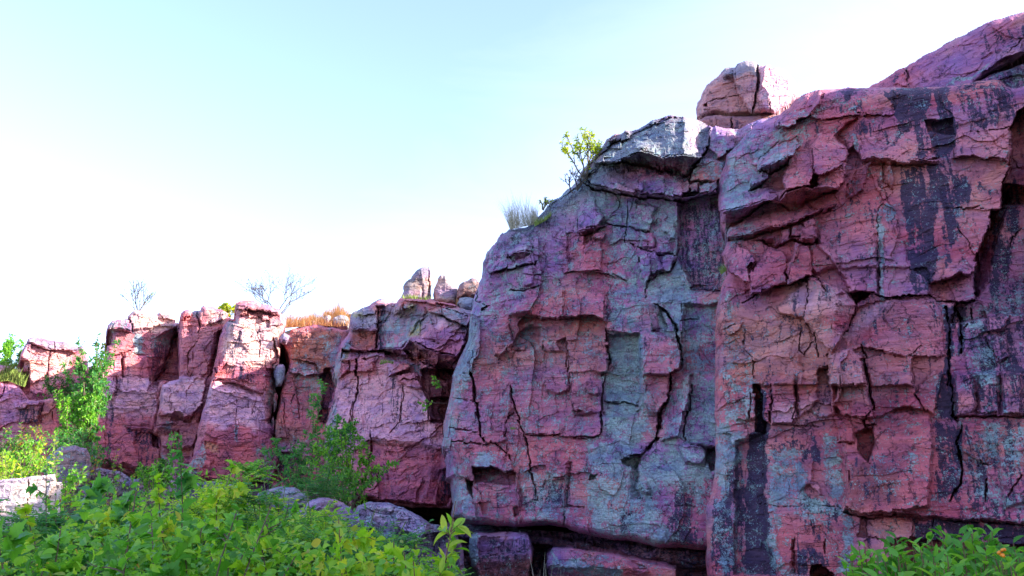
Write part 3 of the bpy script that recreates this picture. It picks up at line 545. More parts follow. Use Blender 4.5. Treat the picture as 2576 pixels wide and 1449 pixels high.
K_f = [
 # cap blocks
 ('W', q(10, 700,830, 820,700, 960,650, 1240,500, 1450,520, 1545,580, 1530,700, 1480,795, 1340,770, 1200,800, 1050,745, 900,802, 830,830), -.15, .55, 5),
 ('X', q(10, 1340,500, 1450,520, 1545,580, 1530,700, 1480,795, 1345,765), .12, -.42, 5),
 ('W', q(10, 930,720, 1010,660, 1090,700, 1060,750, 960,770), .02, .2, 4),
 ('W', q(10, 830,828, 900,802, 1050,746, 1200,800, 1340,770, 1480,796, 1420,862, 1370,945, 1080,868, 900,840), .58, -.12),
 ('B', q(10, 1545,560, 1700,590, 1720,720, 1600,800, 1530,720), .12, 5), ('C', q(10, 1550,600, 1530,720, 1480,800, 1410,870, 1385,960, 1380,1060), 5, .3),
 ('B', q(10, 1400,870, 1520,800, 1640,830, 1640,960, 1500,960, 1390,980), .14, 5),
 ('W', q(10, 670,960, 800,830, 900,840, 1080,870, 1380,950, 1390,1010, 1340,1085, 1200,1060, 1000,1060, 800,1010, 680,1000), .05, .34, 4),
 ('W', q(10, 590,955, 680,1005, 800,1012, 1000,1062, 1200,1062, 1340,1088, 1430,1075, 1580,1025, 1590,1050, 1450,1095, 1340,1130, 1200,1090, 1010,1095, 800,1045, 680,1030), .30, -.22),
 ('B', q(10, 1380,990, 1450,985, 1450,1050, 1370,1050), .22, 4), ('B', q(10, 1460,1000, 1580,960, 1590,1020, 1460,1060), .24, 4), ('B', q(10, 1000,985, 1060,985, 1060,1030, 990,1030), .12, 4),
 ('B', q(10, 810,985, 880,975, 1000,1040, 990,1075, 820,1020), .14, 4), ('C', q(10, 680,830, 655,960, 670,1000), 3, .2),
 ('C', q(10, 640,800, 760,700, 860,640), 4, .08), ('C', q(10, 380,1150, 600,1000, 700,900), 4, .10), ('B', q(10, 780,650, 870,610, 840,680, 790,680), .12, 4), ('B', q(10, 905,580, 950,585, 950,620, 900,610), .15, 4),
 # left shoulder
 ('W', q(5, 330,640, 430,480, 500,400, 620,390, 600,450, 480,560, 400,640, 340,690), .10, .0, 10),
 ('W', q(5, 530,610, 560,575, 650,565, 685,585, 640,620, 560,640), .18, -.05), ('W', q(5, 520,540, 650,500, 690,560, 560,575, 530,610), 0, .18, 5),
 ('C', q(5, 400,735, 520,700, 620,680, 720,660, 730,640), 5, .20), ('W', q(5, 360,640, 700,560, 720,655, 400,730), 0, .12, 8),
 ('C', q(5, 640,740, 780,730, 800,720), 3.5, .10), ('B', q(5, 640,690, 720,670, 720,800, 640,830), .08, 4), ('C', q(5, 530,850, 640,860, 760,810), 4, .14),
 ('C', q(5, 310,860, 300,930, 380,960), 3.5, .14), ('C', q(5, 390,960, 330,1000), 5, .16),
 ('X', q(5, 110,1449, 180,1290, 228,1190, 250,1000, 330,1100, 330,1250, 260,1449), -.35, .10, 4),
 ('C', q(5, 255,1449, 250,1380, 330,1250), 3, .06),
 # upper body
 ('W', q(5, 1040,200, 1160,190, 1225,330, 1170,385, 1080,410, 1025,430), .02, .24, 5), ('W', q(5, 1025,430, 1080,410, 1170,388, 1235,380, 1160,440, 1060,460), .24, -.10),
 ('B', q(5, 1150,410, 1240,440, 1215,480, 1140,470), .14, 4), ('X', q(5, 960,430, 1080,440, 1060,720, 960,720), -.06, .12, 4), ('B', q(5, 1080,520, 1200,480, 1215,720, 1060,720), .12, 5, -.05, 0),
 ('C', q(5, 1395,200, 1380,390, 1380,530), 3, .10), ('C', q(5, 1230,370, 1390,395, 1560,440), 3.5, .12), ('C', q(5, 1375,515, 1480,545, 1610,590, 1760,590), 4, .12),
 ('B', q(5, 1400,210, 1600,250, 1560,430, 1400,390), .07, 4), ('B', q(5, 1490,450, 1590,450, 1590,545, 1490,540), .09, 4), ('B', q(5, 1600,480, 1700,480, 1710,580, 1610,580), .10, 5),
 ('B', q(5, 1480,600, 1550,590, 1570,700, 1520,820, 1500,760), .14, 4), ('B', q(5, 1540,590, 1610,585, 1650,700, 1570,730), .14, 4), ('B', q(5, 1650,600, 1740,600, 1700,720, 1640,700), .10, 5),
 ('B', q(5, 1650,340, 1740,380, 1740,480, 1700,480, 1640,420), .07, 5), ('C', q(5, 1760,480, 1755,620, 1700,720, 1620,735, 1530,800, 1520,900), 5, .16),
 ('B', q(5, 1760,200, 2150,150, 2150,520, 2060,830, 1870,830, 1760,600, 1765,480), -.20, 8), ('W', q(5, 1860,800, 2080,820, 2080,860, 1860,850), .05, -.22, 3),
 ('C', q(5, 930,732, 1060,718, 1180,718, 1300,742, 1390,782), 4, .12), ('W', q(5, 920,650, 1180,640, 1390,700, 1390,780, 1180,718, 930,730), 0, .08, 6),
 # big nose ledge
 ('B', q(5, 530,1010, 600,945, 720,900, 860,850, 930,820, 1070,830, 1240,875, 1240,1072, 1070,1042, 920,1052, 780,1065, 690,1035, 540,1040), .22, 9, .04, .08),
 ('C', q(5, 690,1040, 780,1068, 920,1055, 1070,1045, 1240,1072), 4, .16), ('X', q(5, 860,850, 930,820, 930,1050, 880,1050), .0, .10, 3),
 ('W', q(5, 530,1010, 700,990, 700,1040, 530,1080), .14, -.04),
 ('B', q(5, 600,1180, 640,1130, 700,1105, 765,1120, 760,1240, 600,1285, 545,1285), -.14, 7), ('W', q(5, 760,1110, 900,1080, 960,1180, 960,1310, 780,1280), -.02, .10, 6),
 ('B', q(5, 395,1132, 520,1095, 565,1240, 520,1290, 460,1322, 425,1312), .13, 4, -.06, 0), ('W', q(5, 425,1312, 460,1322, 560,1240, 580,1300, 540,1380, 440,1340), .10, -.05, 3),
 ('B', q(5, 760,1240, 960,1305, 960,1449, 800,1449, 820,1300), .06, 5), ('X', q(5, 960,1190, 1240,1190, 1245,1449, 975,1449), .16, .04, 3), ('B', q(5, 880,1230, 960,1190, 970,1310, 900,1280), -.10, 5),
 ('B', q(5, 1180,1360, 1245,1330, 1245,1449, 1180,1449), .12, 4),
 ('C', q(5, 1245,1140, 1240,1300, 1270,1360, 1240,1449), 6, .24), ('B', q(5, 1250,1150, 1490,1170, 1490,1449, 1250,1449), -.14, 5),
 ('B', q(5, 1240,900, 1500,935, 1610,960, 1610,1140, 1500,1160, 1245,1180), .12, 5), ('X', q(5, 1545,945, 1610,960, 1690,1120, 1560,1150), .10, -.10, 3),
 ('B', q(5, 1480,1165, 1570,1150, 1700,1180, 1765,1235, 1775,1420, 1700,1460, 1500,1460), .24, 6, .0, .06),
 ('C', q(5, 1600,950, 1690,1030, 1750,1130, 1775,1250, 1775,1420, 1700,1449), 8, .30), ('B', q(5, 1800,960, 2060,960, 2060,1449, 1800,1449), -.16, 10), ('C', q(5, 1770,1070, 1900,1055), 3, .1),
 # lower body
 ('B', q(6, 770,0, 960,0, 960,120, 890,160, 790,130), .10, 6), ('X', q(6, 965,0, 1200,0, 1190,170, 1170,280, 980,270), .14, .0, 3), ('C', q(6, 975,0, 980,190, 1000,300), 3, .10),
 ('B', q(6, 1090,110, 1160,100, 1170,160, 1100,155), .14, 3), ('W', q(6, 1000,290, 1120,275, 1180,290, 1110,310, 1000,320), .10, -.04),
 ('C', q(6, 1215,0, 1195,180, 1200,300, 1205,430), 5, .22), ('B', q(6, 1215,0, 1480,0, 1500,200, 1540,300, 1205,320), -.10, 7),
 ('C', q(6, 1220,205, 1400,225, 1470,240), 3.5, .12), ('W', q(6, 1230,100, 1470,150, 1460,235, 1230,205), -.02, .06, 5),
 ('C', q(6, 1690,0, 1695,100, 1670,220, 1620,300, 1612,420, 1580,500, 1500,590, 1370,610), 9, .36), ('B', q(6, 1480,0, 1680,0, 1690,180, 1620,300, 1480,300), .16, 10),
 ('X', q(6, 1700,40, 1850,0, 1830,200, 1750,450, 1620,480, 1640,300), .0, .18, 6), ('C', q(6, 1850,100, 1830,280, 1790,400, 1800,500), 5, .18),
 ('W', q(6, 1300,540, 1500,560, 1500,595, 1370,610), .1, .16, 6), ('B', q(6, 1345,625, 1500,600, 1480,650, 1430,692), -.22, 4), ('B', q(6, 1455,800, 1510,790, 1555,840, 1530,880, 1460,850), .12, 6),
 ('B', q(6, 1755,540, 1800,515, 1890,520, 1955,580, 1940,660, 1800,650), .16, 8), ('B', q(6, 1960,540, 2100,530, 2100,640, 1990,700, 1950,620), -.3, 5), ('W', q(6, 1820,500, 2000,520, 2080,540, 2000,560, 1880,530), .12, -.1),
 ('C', q(6, 255,0, 282,130, 300,250, 322,400, 352,492), 8, .26), ('C', q(6, 110,185, 280,192), 2.5, .06),
 ('X', q(6, 530,80, 590,260, 500,370, 530,240), .08, -.08, 3), ('C', q(6, 535,85, 585,280, 645,440, 668,560, 700,780, 745,912), 5, .16), ('C', q(6, 510,400, 520,560, 560,640), 3, .10),
 ('C', q(6, 660,442, 850,448, 1000,468, 1140,467, 1200,440), 4.5, .14), ('W', q(6, 650,340, 1200,340, 1200,440, 1140,467, 1000,468, 850,448, 655,440), 0, .08, 6),
 ('C', q(6, 100,405, 200,410, 310,425), 4, .12), ('C', q(6, 110,500, 270,510, 430,510, 520,590), 4, .13), ('B', q(6, 345,335, 500,380, 510,490, 430,508, 350,490), .07, 4),
 ('X', q(6, 60,560, 120,580, 110,760, 60,740), -.3, .0, 3), ('X', q(6, 20,520, 60,300, 110,300, 100,560), -.25, .05, 3),
 ('W', q(6, 130,600, 280,670, 285,780, 160,740), .0, .06, 4),
 ('W', q(6, 265,560, 420,590, 560,630, 580,700, 540,722, 400,692, 270,682), .02, .20, 5), ('B', q(6, 270,682, 400,692, 540,722, 575,712, 580,805, 450,795, 290,790), -.34, 3, 0, .14),
 ('B', q(6, 225,760, 275,780, 270,900, 240,860), -.3, 4), ('B', q(6, 290,800, 580,810, 620,1095, 440,1090, 300,1040), .02, 4), ('B', q(6, 320,940, 420,930, 420,1040, 340,1030), -.06, 4, .06, 0),
 ('B', q(6, 560,970, 610,975, 610,1040, 575,1030), -.10, 3), ('X', q(6, 580,720, 600,720, 625,1090, 600,1095), .12, .0, 3),
 ('B', q(6, 120,900, 290,940, 300,1070, 180,1050, 110,1020), .08, 5), ('X', q(6, 620,800, 950,760, 950,960, 740,910, 625,960), .04, -.05, 5), ('C', q(6, 910,960, 1080,970), 3, .08), ('C', q(6, 935,1000, 915,1100), 4, .12),
 ('B', q(6, 1120,740, 1165,735, 1160,760, 1120,770), -.14, 3), ('X', q(6, 940,640, 980,640, 960,960, 930,960), .08, -.1, 3), ('W', q(6, 620,990, 1100,1040, 1110,1160, 930,1102, 790,1082, 625,1090), 0, .08, 6),
 ('X', q(6, 1400,700, 1460,640, 1470,900, 1400,900), .0, -.14, 4), ('C', q(6, 1660,960, 1900,965), 2.5, .06), ('B', q(6, 1620,1140, 1660,1140, 1680,1240, 1620,1220), .07, 4),
]
K_m = [
 ('T', q(10, 0,1300, 250,1150, 560,930, 800,620, 1240,460, 1450,510, 1540,600, 1480,800, 900,820, 700,1000, 300,1350, 0,1449), (.10, .095, .11), 35, .92), ('S', q(10, 100,1280, 560,930, 800,640, 1200,480, 1300,560, 900,700, 700,900, 300,1300), .46, 30),  # cap darkened by tint and dark mask, standing in for shade
 ('T', q(10, 0,1260, 900,580, 1000,900, 400,1300, 300,1449, 0,1449), GREY, 50, .55), ('T', q(10, 900,560, 1400,480, 1550,700, 1400,800, 900,760), GREY, 40, .6), ('T', q(10, 1340,470, 1430,500, 1440,740, 1370,740), PALE, 8, .6),  # narrow PALE strip: sunlight on the right corner put into the tint
 ('T', q(5, 300,500, 900,300, 900,700, 500,1000, 300,1000), MAUV, 60, .6), ('T', q(5, 110,1449, 240,1000, 330,1000, 270,1449), (.13, .15, .19), 20, .75),
 ('T', q(5, 900,480, 1240,400, 1300,740, 940,720), RED, 40, .7), ('T', q(5, 600,900, 1240,860, 1240,1100, 600,1050), RED, 40, .65), ('T', q(5, 400,1100, 1240,1080, 1240,1449, 300,1449), (.44, .16, .15), 50, .8),
 ('T', q(5, 1250,1160, 1490,1160, 1490,1449, 1250,1449), (.24, .20, .24), 20, .9), ('T', q(5, 1490,1160, 1770,1180, 1770,1449, 1500,1449), PINK, 20, .6),
 ('T', q(6, 280,0, 1200,0, 1200,460, 300,420), (.43, .12, .15), 50, .7), ('T', q(6, 1210,0, 1480,0, 1500,260, 1210,450), (.24, .20, .24), 25, .9), ('T', q(6, 1480,0, 1690,0, 1620,300, 1500,450, 1450,300), PINK, 20, .7),
 ('T', q(6, 120,420, 1050,440, 1080,800, 560,650, 120,650), RED, 40, .75), ('T', q(6, 130,600, 290,650, 290,780, 160,740), BRWN, 10, .5), ('T', q(6, 290,800, 600,850, 600,1100, 300,1060), RED, 25, .6),
 ('T', q(6, 1850,0, 2080,0, 2060,480, 1800,480), MAUV, 30, .6),
 ('L', q(10, 0,1300, 600,900, 950,600, 1400,520, 1300,780, 800,900, 500,1150, 200,1449, 0,1449), .40, 30), ('L', q(10, 1350,800, 1650,700, 1650,1080, 1380,1060), .50, 30), ('L', q(10, 1080,560, 1380,560, 1480,780, 1300,780, 1060,720), .36, 25),
 ('L', q(5, 1100,140, 1400,160, 1760,220, 1760,600, 1560,400, 1500,520, 1200,400), .58, 30), ('L', q(5, 1200,400, 1500,560, 1500,940, 1300,900, 1250,600), .54, 30),
 ('L', q(5, 300,500, 700,600, 600,900, 500,1000, 250,1100, 250,800), .46, 40), ('L', q(5, 1500,760, 1740,620, 1860,800, 1870,1000, 1800,1449, 1640,1000, 1520,900), .66, 25), ('L', q(5, 1780,1000, 2080,860, 2060,1449, 1790,1449), .50, 40),
 ('L', q(5, 1230,880, 1500,900, 1400,1160, 1240,1160), .52, 25), ('L', q(5, 1600,960, 1760,1080, 1740,1180, 1600,1130), .62, 12), ('L', q(5, 1250,1160, 1490,1160, 1490,1449, 1250,1449), .62, 18), ('L', q(5, 590,1110, 760,1110, 750,1260, 560,1290), .48, 18),
 ('L', q(5, 1850,200, 2050,180, 2060,800, 1920,760, 1900,400), .42, 25), ('L', q(5, 100,1449, 180,1290, 240,1000, 300,1100, 260,1449), .55, 15),
 ('L', q(6, 1210,0, 1490,0, 1560,260, 1480,440, 1380,600, 1210,460), .60, 22), ('L', q(6, 1700,120, 1850,0, 2060,0, 2060,500, 1640,480), .55, 30), ('L', q(6, 20,500, 110,160, 110,0, 250,0, 110,300, 110,500), .58, 15),
 ('L', q(6, 1080,460, 1500,600, 1700,480, 2000,560, 1900,960, 1720,760, 1560,900, 1700,1200, 1480,1200, 1250,1150, 1100,1100, 1080,800), .63, 30),
 ('L', q(6, 270,560, 420,560, 420,680, 280,680), .60, 12), ('L', q(6, 580,660, 700,640, 960,720, 950,960, 640,960), .46, 30), ('L', q(6, 700,940, 930,960, 920,1090, 700,1060), .56, 20), ('L', q(6, 110,620, 230,760, 290,940, 290,1060, 120,1020), .56, 18),
 ('L', q(6, 420,820, 600,840, 600,960, 430,880), .42, 18), ('L', q(6, 950,620, 1100,640, 1080,920, 960,920), .38, 20),
 ('S', q(5, 1770,250, 2050,200, 2060,830, 1870,830, 1760,600), .56, 18), ('S', q(6, 1740,740, 1840,760, 1840,960, 1860,1240, 1680,1240, 1700,900), .66, 15), ('S', q(6, 620,820, 950,720, 950,930, 620,960), .48, 20), ('S', q(6, 1420,700, 1560,900, 1440,900, 1400,850), .5, 10),
 ('S', q(6, 1320,1000, 1440,1000, 1430,1180, 1320,1180), .5, 10), ('S', q(6, 1480,900, 1540,900, 1540,1100, 1480,1100), .42, 8), ('S', q(5, 430,480, 640,380, 760,350, 620,500, 480,640, 380,720, 340,680), .42, 20), ('S', q(10, 900,830, 1400,880, 1380,950, 1100,900), .55, 12),  # last patch: shade under the cap overhang put into the colour
]
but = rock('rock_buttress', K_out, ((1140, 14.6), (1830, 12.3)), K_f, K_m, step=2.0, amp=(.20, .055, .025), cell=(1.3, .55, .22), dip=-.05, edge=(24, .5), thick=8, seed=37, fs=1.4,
           tint=(.40, .10, .16), tint2=MAUV, lich=.34, stain_shade=.16, lean=.06)
tag(but, 'bulging rock buttress with pale grey-green lichen, rising between the low pillars and the streaked wall', 'cliff')

# ---- recessed layered ledges under the buttress
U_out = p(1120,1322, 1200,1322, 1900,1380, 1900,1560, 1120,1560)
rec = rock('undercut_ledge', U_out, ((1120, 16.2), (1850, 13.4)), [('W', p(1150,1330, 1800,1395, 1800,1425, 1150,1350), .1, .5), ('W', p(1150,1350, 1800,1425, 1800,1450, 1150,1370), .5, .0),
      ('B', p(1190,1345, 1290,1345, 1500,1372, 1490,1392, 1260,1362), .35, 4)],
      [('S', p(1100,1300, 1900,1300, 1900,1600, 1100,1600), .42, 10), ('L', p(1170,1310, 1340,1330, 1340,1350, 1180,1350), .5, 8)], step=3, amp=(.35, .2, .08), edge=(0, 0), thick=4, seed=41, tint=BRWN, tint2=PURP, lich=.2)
tag(rec, 'dark layered rock in the hollow beneath the overhanging buttress', 'rock')
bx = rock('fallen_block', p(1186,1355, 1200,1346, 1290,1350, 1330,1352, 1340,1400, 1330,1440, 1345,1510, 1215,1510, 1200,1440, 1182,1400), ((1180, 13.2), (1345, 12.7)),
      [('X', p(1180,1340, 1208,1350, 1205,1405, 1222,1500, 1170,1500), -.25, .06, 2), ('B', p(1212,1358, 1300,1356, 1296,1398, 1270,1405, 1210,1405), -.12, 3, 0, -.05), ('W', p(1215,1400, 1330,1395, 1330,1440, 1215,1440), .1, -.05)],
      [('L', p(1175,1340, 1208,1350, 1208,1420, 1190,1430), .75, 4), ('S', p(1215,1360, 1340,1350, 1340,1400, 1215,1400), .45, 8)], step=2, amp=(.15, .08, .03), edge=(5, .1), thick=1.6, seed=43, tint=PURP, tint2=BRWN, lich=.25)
tag(bx, 'squared dark block with a pale lichen-covered left side, under the buttress', 'rock')
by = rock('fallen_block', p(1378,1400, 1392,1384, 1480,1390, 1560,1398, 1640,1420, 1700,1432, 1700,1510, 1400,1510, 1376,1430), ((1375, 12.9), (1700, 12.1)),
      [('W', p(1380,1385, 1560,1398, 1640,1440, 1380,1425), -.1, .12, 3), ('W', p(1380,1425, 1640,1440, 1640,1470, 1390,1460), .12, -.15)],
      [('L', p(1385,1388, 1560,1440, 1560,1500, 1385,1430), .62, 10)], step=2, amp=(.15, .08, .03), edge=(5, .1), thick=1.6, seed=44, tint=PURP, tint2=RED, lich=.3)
tag(by, 'low flat block with frosty blue-grey lichen patches, at the bottom edge under the buttress', 'rock')

# ---- boulder on top, with the plinth it stands on
pl = rock('rock_plinth', p(1755,320, 1762,300, 1790,291, 1850,293, 1900,291, 1945,286, 1975,290, 2010,300, 2040,330, 2040,420, 1755,420), ((1755, 14.2), (2040, 13.8)),
      [('C', q(10, 1690,480, 1695,590), 4, .2)], [('T', p(1740,280, 2050,280, 2050,420, 1740,420), (.34, .16, .14), 10, .9)], step=2.2, amp=(.12, .06, .02), edge=(8, .25), thick=3.5, seed=51, lich=.1)
tag(pl, 'flat pale pink rock shelf right under the big boulder on the skyline', 'rock')
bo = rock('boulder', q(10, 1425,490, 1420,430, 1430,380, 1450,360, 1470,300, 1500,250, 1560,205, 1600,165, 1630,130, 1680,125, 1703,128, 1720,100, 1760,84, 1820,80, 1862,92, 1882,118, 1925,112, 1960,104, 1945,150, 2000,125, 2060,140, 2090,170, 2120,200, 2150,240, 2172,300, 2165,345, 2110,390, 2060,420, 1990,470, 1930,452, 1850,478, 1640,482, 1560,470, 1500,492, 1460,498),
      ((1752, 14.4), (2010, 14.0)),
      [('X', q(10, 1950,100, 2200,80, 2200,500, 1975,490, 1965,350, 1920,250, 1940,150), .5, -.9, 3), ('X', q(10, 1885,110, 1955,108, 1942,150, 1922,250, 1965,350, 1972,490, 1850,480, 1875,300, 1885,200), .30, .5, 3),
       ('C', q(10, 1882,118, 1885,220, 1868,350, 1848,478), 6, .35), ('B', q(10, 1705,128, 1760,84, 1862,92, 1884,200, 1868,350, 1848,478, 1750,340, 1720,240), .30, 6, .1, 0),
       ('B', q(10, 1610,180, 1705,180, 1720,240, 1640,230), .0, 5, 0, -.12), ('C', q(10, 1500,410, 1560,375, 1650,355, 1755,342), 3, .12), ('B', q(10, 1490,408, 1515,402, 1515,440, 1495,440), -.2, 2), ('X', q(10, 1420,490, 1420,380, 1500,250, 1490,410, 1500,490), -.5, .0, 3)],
      [('T', q(10, 1400,100, 1890,90, 1890,500, 1400,500), (.46, .24, .22), 20, .8), ('T', q(10, 1600,80, 1890,80, 1880,190, 1600,230), GREY, 14, .7), ('T', q(10, 1890,100, 2200,80, 2200,500, 1890,500), PALE, 12, .7), ('S', q(10, 1615,175, 1705,175, 1715,235, 1640,230), .45, 6)],  # right side tinted paler than the left: sunlight put into the colour
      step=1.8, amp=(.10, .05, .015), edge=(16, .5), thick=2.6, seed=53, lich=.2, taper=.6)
tag(bo, 'large cracked boulder perched on the skyline above the buttress, right side blazing white', 'boulder')

# ---- low cliff with an overhanging brow, left of the buttress
L_out = q(2, 1030,600, 1035,560, 1060,512, 1130,480, 1165,470, 1220,440, 1290,420, 1415,440, 1430,420, 1450,400, 1500,405, 1660,415, 1700,400, 1780,430, 1900,450, 1950,480, 2060,500, 2160,540, 2200,700, 2200,1500)
L_out = L_out+q(4, 1750,800, 1690,840, 1650,893, 1560,890, 1420,884, 1340,893, 1190,862, 1050,835, 960,815, 870,800, 860,900, 640,900, 600,700, 625,400, 622,260, 650,130, 700,0)+q(2, 890,1300, 930,1100, 900,1010, 928,870, 960,765, 1028,680)
L_f = [
 ('W', q(2, 1030,560, 1060,512, 1130,480, 1200,500, 1280,560, 1285,690, 1240,690, 1040,655), .0, .28, 4), ('W', q(2, 1035,655, 1240,690, 1290,695, 1285,760, 1250,840, 1180,825, 1040,795), .16, .0, 3), ('W', q(2, 1040,655, 1240,690, 1280,690, 1240,715, 1050,680), .28, .02),
 ('B', q(2, 1270,480, 1420,470, 1400,560, 1300,640, 1290,840, 1260,840, 1285,690), -.15, 5), ('C', q(2, 1280,470, 1290,700, 1260,840), 4, .12),
 ('W', q(2, 1280,640, 1430,540, 1620,600, 1540,760, 1480,830, 1300,850), -.05, .12, 6), ('W', q(2, 1240,835, 1300,850, 1480,835, 1480,880, 1200,860), .15, -.2),
 ('W', q(2, 1640,600, 1700,550, 1800,560, 2010,680, 2000,800, 1930,905, 1800,865, 1650,830, 1540,755), .05, .65, 6), ('X', q(2, 1640,600, 1700,560, 1790,790, 1640,760, 1550,750), -.12, .1, 4),
 ('W', q(2, 1540,757, 1650,832, 1800,868, 1932,910, 1890,1040, 1750,990, 1600,930, 1490,850), .70, -.35), ('B', q(2, 1620,850, 1780,900, 1760,960, 1620,920), -.15, 3), ('B', q(2, 1750,960, 1900,930, 1890,1090, 1760,1080), -.35, 5),
 ('W', q(2, 1680,480, 1830,500, 1820,560, 1690,540), .05, .22, 3), ('W', q(2, 1830,480, 1950,500, 2060,540, 2020,660, 1900,610, 1820,560), .05, .25, 3), ('C', q(2, 1820,570, 1900,610, 2010,665), 5, .25), ('C', q(2, 1820,490, 1830,560), 4, .15), ('C', q(2, 1830,500, 1950,530, 2030,560), 3, .12),
 ('B', q(2, 1500,410, 1680,420, 1690,445, 1500,440), .16, 3), ('B', q(2, 1690,420, 1770,430, 1765,480, 1690,450), .2, 3), ('B', q(2, 1775,435, 1930,455, 1930,490, 1780,470), .2, 3), ('B', q(2, 1410,460, 1490,440, 1480,540, 1420,540), .15, 4), ('B', q(2, 1500,470, 1570,470, 1560,530, 1500,510), .2, 3),
 # terrace and lower face
 ('W', q(2, 1000,845, 1300,855, 1560,900, 1640,960, 1560,975, 1370,945, 1280,905, 990,930), -.45, .10, 4),
 ('B', q(2, 1370,945, 1555,968, 1545,1010, 1400,1040, 1375,1060), .24, 3, 0, .04), ('B', q(2, 1440,1055, 1600,1035, 1622,1085, 1450,1092), .22, 3), ('B', q(2, 1440,1095, 1622,1092, 1652,1172, 1560,1165), .20, 3),
 ('B', q(2, 980,925, 1045,918, 1045,1030, 955,1090, 945,1030), .14, 3), ('B', q(2, 1050,915, 1100,920, 1100,1030, 1055,1030), .18, 3), ('B', q(2, 1112,925, 1260,930, 1250,1020, 1112,1030), .14, 3), ('B', q(2, 1270,1000, 1370,980, 1360,1050, 1275,1060), .02, 3),
 ('C', q(2, 1105,920, 1115,1100, 1118,1200, 1090,1300, 1070,1449), 5, .22), ('C', q(4, 870,20, 850,130, 845,320), 4, .18), ('C', q(4, 1010,290, 1015,400, 1000,560), 6, .2), ('C', q(2, 1490,1140, 1485,1280, 1455,1449), 3, .10), ('C', q(4, 1260,60, 1245,200, 1165,310), 3, .12),
 ('B', q(4, 850,230, 1010,290, 1000,600, 870,620), .04, 6), ('C', q(4, 1075,560, 1075,720, 1000,770), 4, .15), ('C', q(4, 1020,600, 1020,700), 4, .12), ('W', q(4, 1020,250, 1500,330, 1500,385, 1300,360, 1020,330), 0, .12, 5), ('W', q(4, 1000,340, 1500,385, 1600,410, 1600,440, 1000,380), .10, -.04),
 ('B', q(4, 1490,240, 1560,200, 1560,300, 1500,330), .08, 3), ('C', q(4, 1555,180, 1555,260, 1500,330), 3.5, .12), ('X', q(4, 1450,430, 1600,430, 1600,600, 1560,700, 1640,890, 1420,880, 1500,650), .12, -.12, 6),
 ('X', q(2, 1650,1172, 1700,1300, 1720,1449, 2100,1449, 2100,1000, 1640,1000), -.5, -.7, 4), ('B', q(2, 1720,1150, 1870,1100, 1870,1449, 1730,1449, 1700,1300), .1, 4), ('B', q(4, 1500,0, 1700,0, 1620,160, 1530,150), -.4, 5), ('B', q(4, 1520,160, 1600,160, 1620,210, 1560,240), .1, 3),
 ('X', q(4, 1560,600, 1700,560, 1700,800, 1640,892, 1540,890), .05, -.35, 5), ('W', q(4, 880,800, 1640,880, 1640,895, 1190,865, 1050,838), .05, -.3),
 ('X', q(2, 1020,690, 1040,800, 1000,850, 900,1010, 860,1010, 950,760), -.35, .05, 4), ('X', q(2, 890,1300, 930,1100, 960,1090, 930,1300, 890,1449, 850,1449), -.3, .05, 3), ('X', q(4, 625,400, 622,260, 650,130, 700,0, 740,0, 680,200, 680,400), -.3, .05, 3),
]
L_m = [('T', q(2, 1000,900, 1700,960, 1720,1449, 850,1449), (.58, .28, .34), 30, .85), ('T', q(4, 640,0, 1550,0, 1550,340, 640,340), (.58, .28, .35), 25, .9), ('T', q(4, 880,390, 1700,410, 1700,900, 880,860), (.46, .10, .15), 25, .85), ('T', q(2, 1030,650, 1280,700, 1240,840, 1030,790), (.36, .10, .09), 12, .9),
  ('T', q(2, 980,920, 1250,920, 1250,1040, 950,1090), RED, 12, .7), ('T', q(2, 1370,940, 1660,960, 1660,1180, 1430,1100), RED, 10, .7), ('T', q(2, 1650,640, 1990,760, 1930,900, 1800,860), (.36, .10, .16), 25, .8), ('T', q(2, 1700,560, 1850,560, 1850,650, 1720,640), PALE, 15, .8),
  ('T', q(2, 1700,1100, 1880,1100, 1880,1449, 1720,1449), (.26, .07, .09), 12, .9), ('T', q(2, 1030,480, 1200,480, 1290,640, 1050,650), GREY, 15, .8), ('T', q(2, 1300,460, 2050,500, 2000,660, 1700,560, 1600,700, 1300,700), GREY, 20, .6), ('T', q(2, 1540,640, 1620,620, 1610,700, 1530,730), YELL, 8, .7), ('T', q(2, 1500,470, 1570,470, 1560,530, 1500,510), YELL, 6, .6), ('T', q(2, 1080,530, 1130,530, 1120,560, 1080,560), YELL, 6, .6), ('T', q(2, 990,860, 1025,860, 1010,920, 990,920), YELL, 6, .6),
  ('L', q(2, 1280,560, 1650,560, 1560,760, 1480,840, 1300,850), .50, 15), ('L', q(2, 1400,430, 2050,480, 2010,680, 1700,560, 1450,560), .40, 20), ('L', q(2, 860,1010, 1020,690, 1040,800, 960,1000, 900,1300, 850,1449, 830,1449), .55, 10), ('L', q(2, 1000,840, 1640,930, 1640,1080, 1560,960, 1270,900), .5, 10), ('L', q(4, 600,500, 640,130, 700,0, 700,300, 660,500), .55, 8),
  ('S', q(2, 1270,460, 1340,470, 1300,840, 1260,840), .55, 8), ('S', q(2, 1370,1080, 1410,1080, 1400,1449, 1370,1449), .38, 8), ('S', q(4, 1150,0, 1260,0, 1250,240, 1160,200), .40, 12), ('S', q(4, 1600,600, 1680,600, 1660,850, 1580,850), .5, 10), ('S', q(2, 1600,880, 1900,920, 1880,1100, 1650,980), .42, 12), ('S', q(2, 1500,800, 1600,800, 1600,900, 1500,900), .4, 10)]  # includes a darker patch beneath the brow
lc = rock('low_cliff', L_out, ((840, 19.2), (1200, 17.2)), L_f, L_m, step=1.6, amp=(.18, .10, .04), cell=(1.5, .6, .25), dip=.02, edge=(14, .5), thick=7, seed=61, fs=1.25, lich=.16, stain_shade=.08, lean=.03)
tag(lc, 'low pink cliff with a dark jutting brow, immediately left of the buttress', 'cliff')

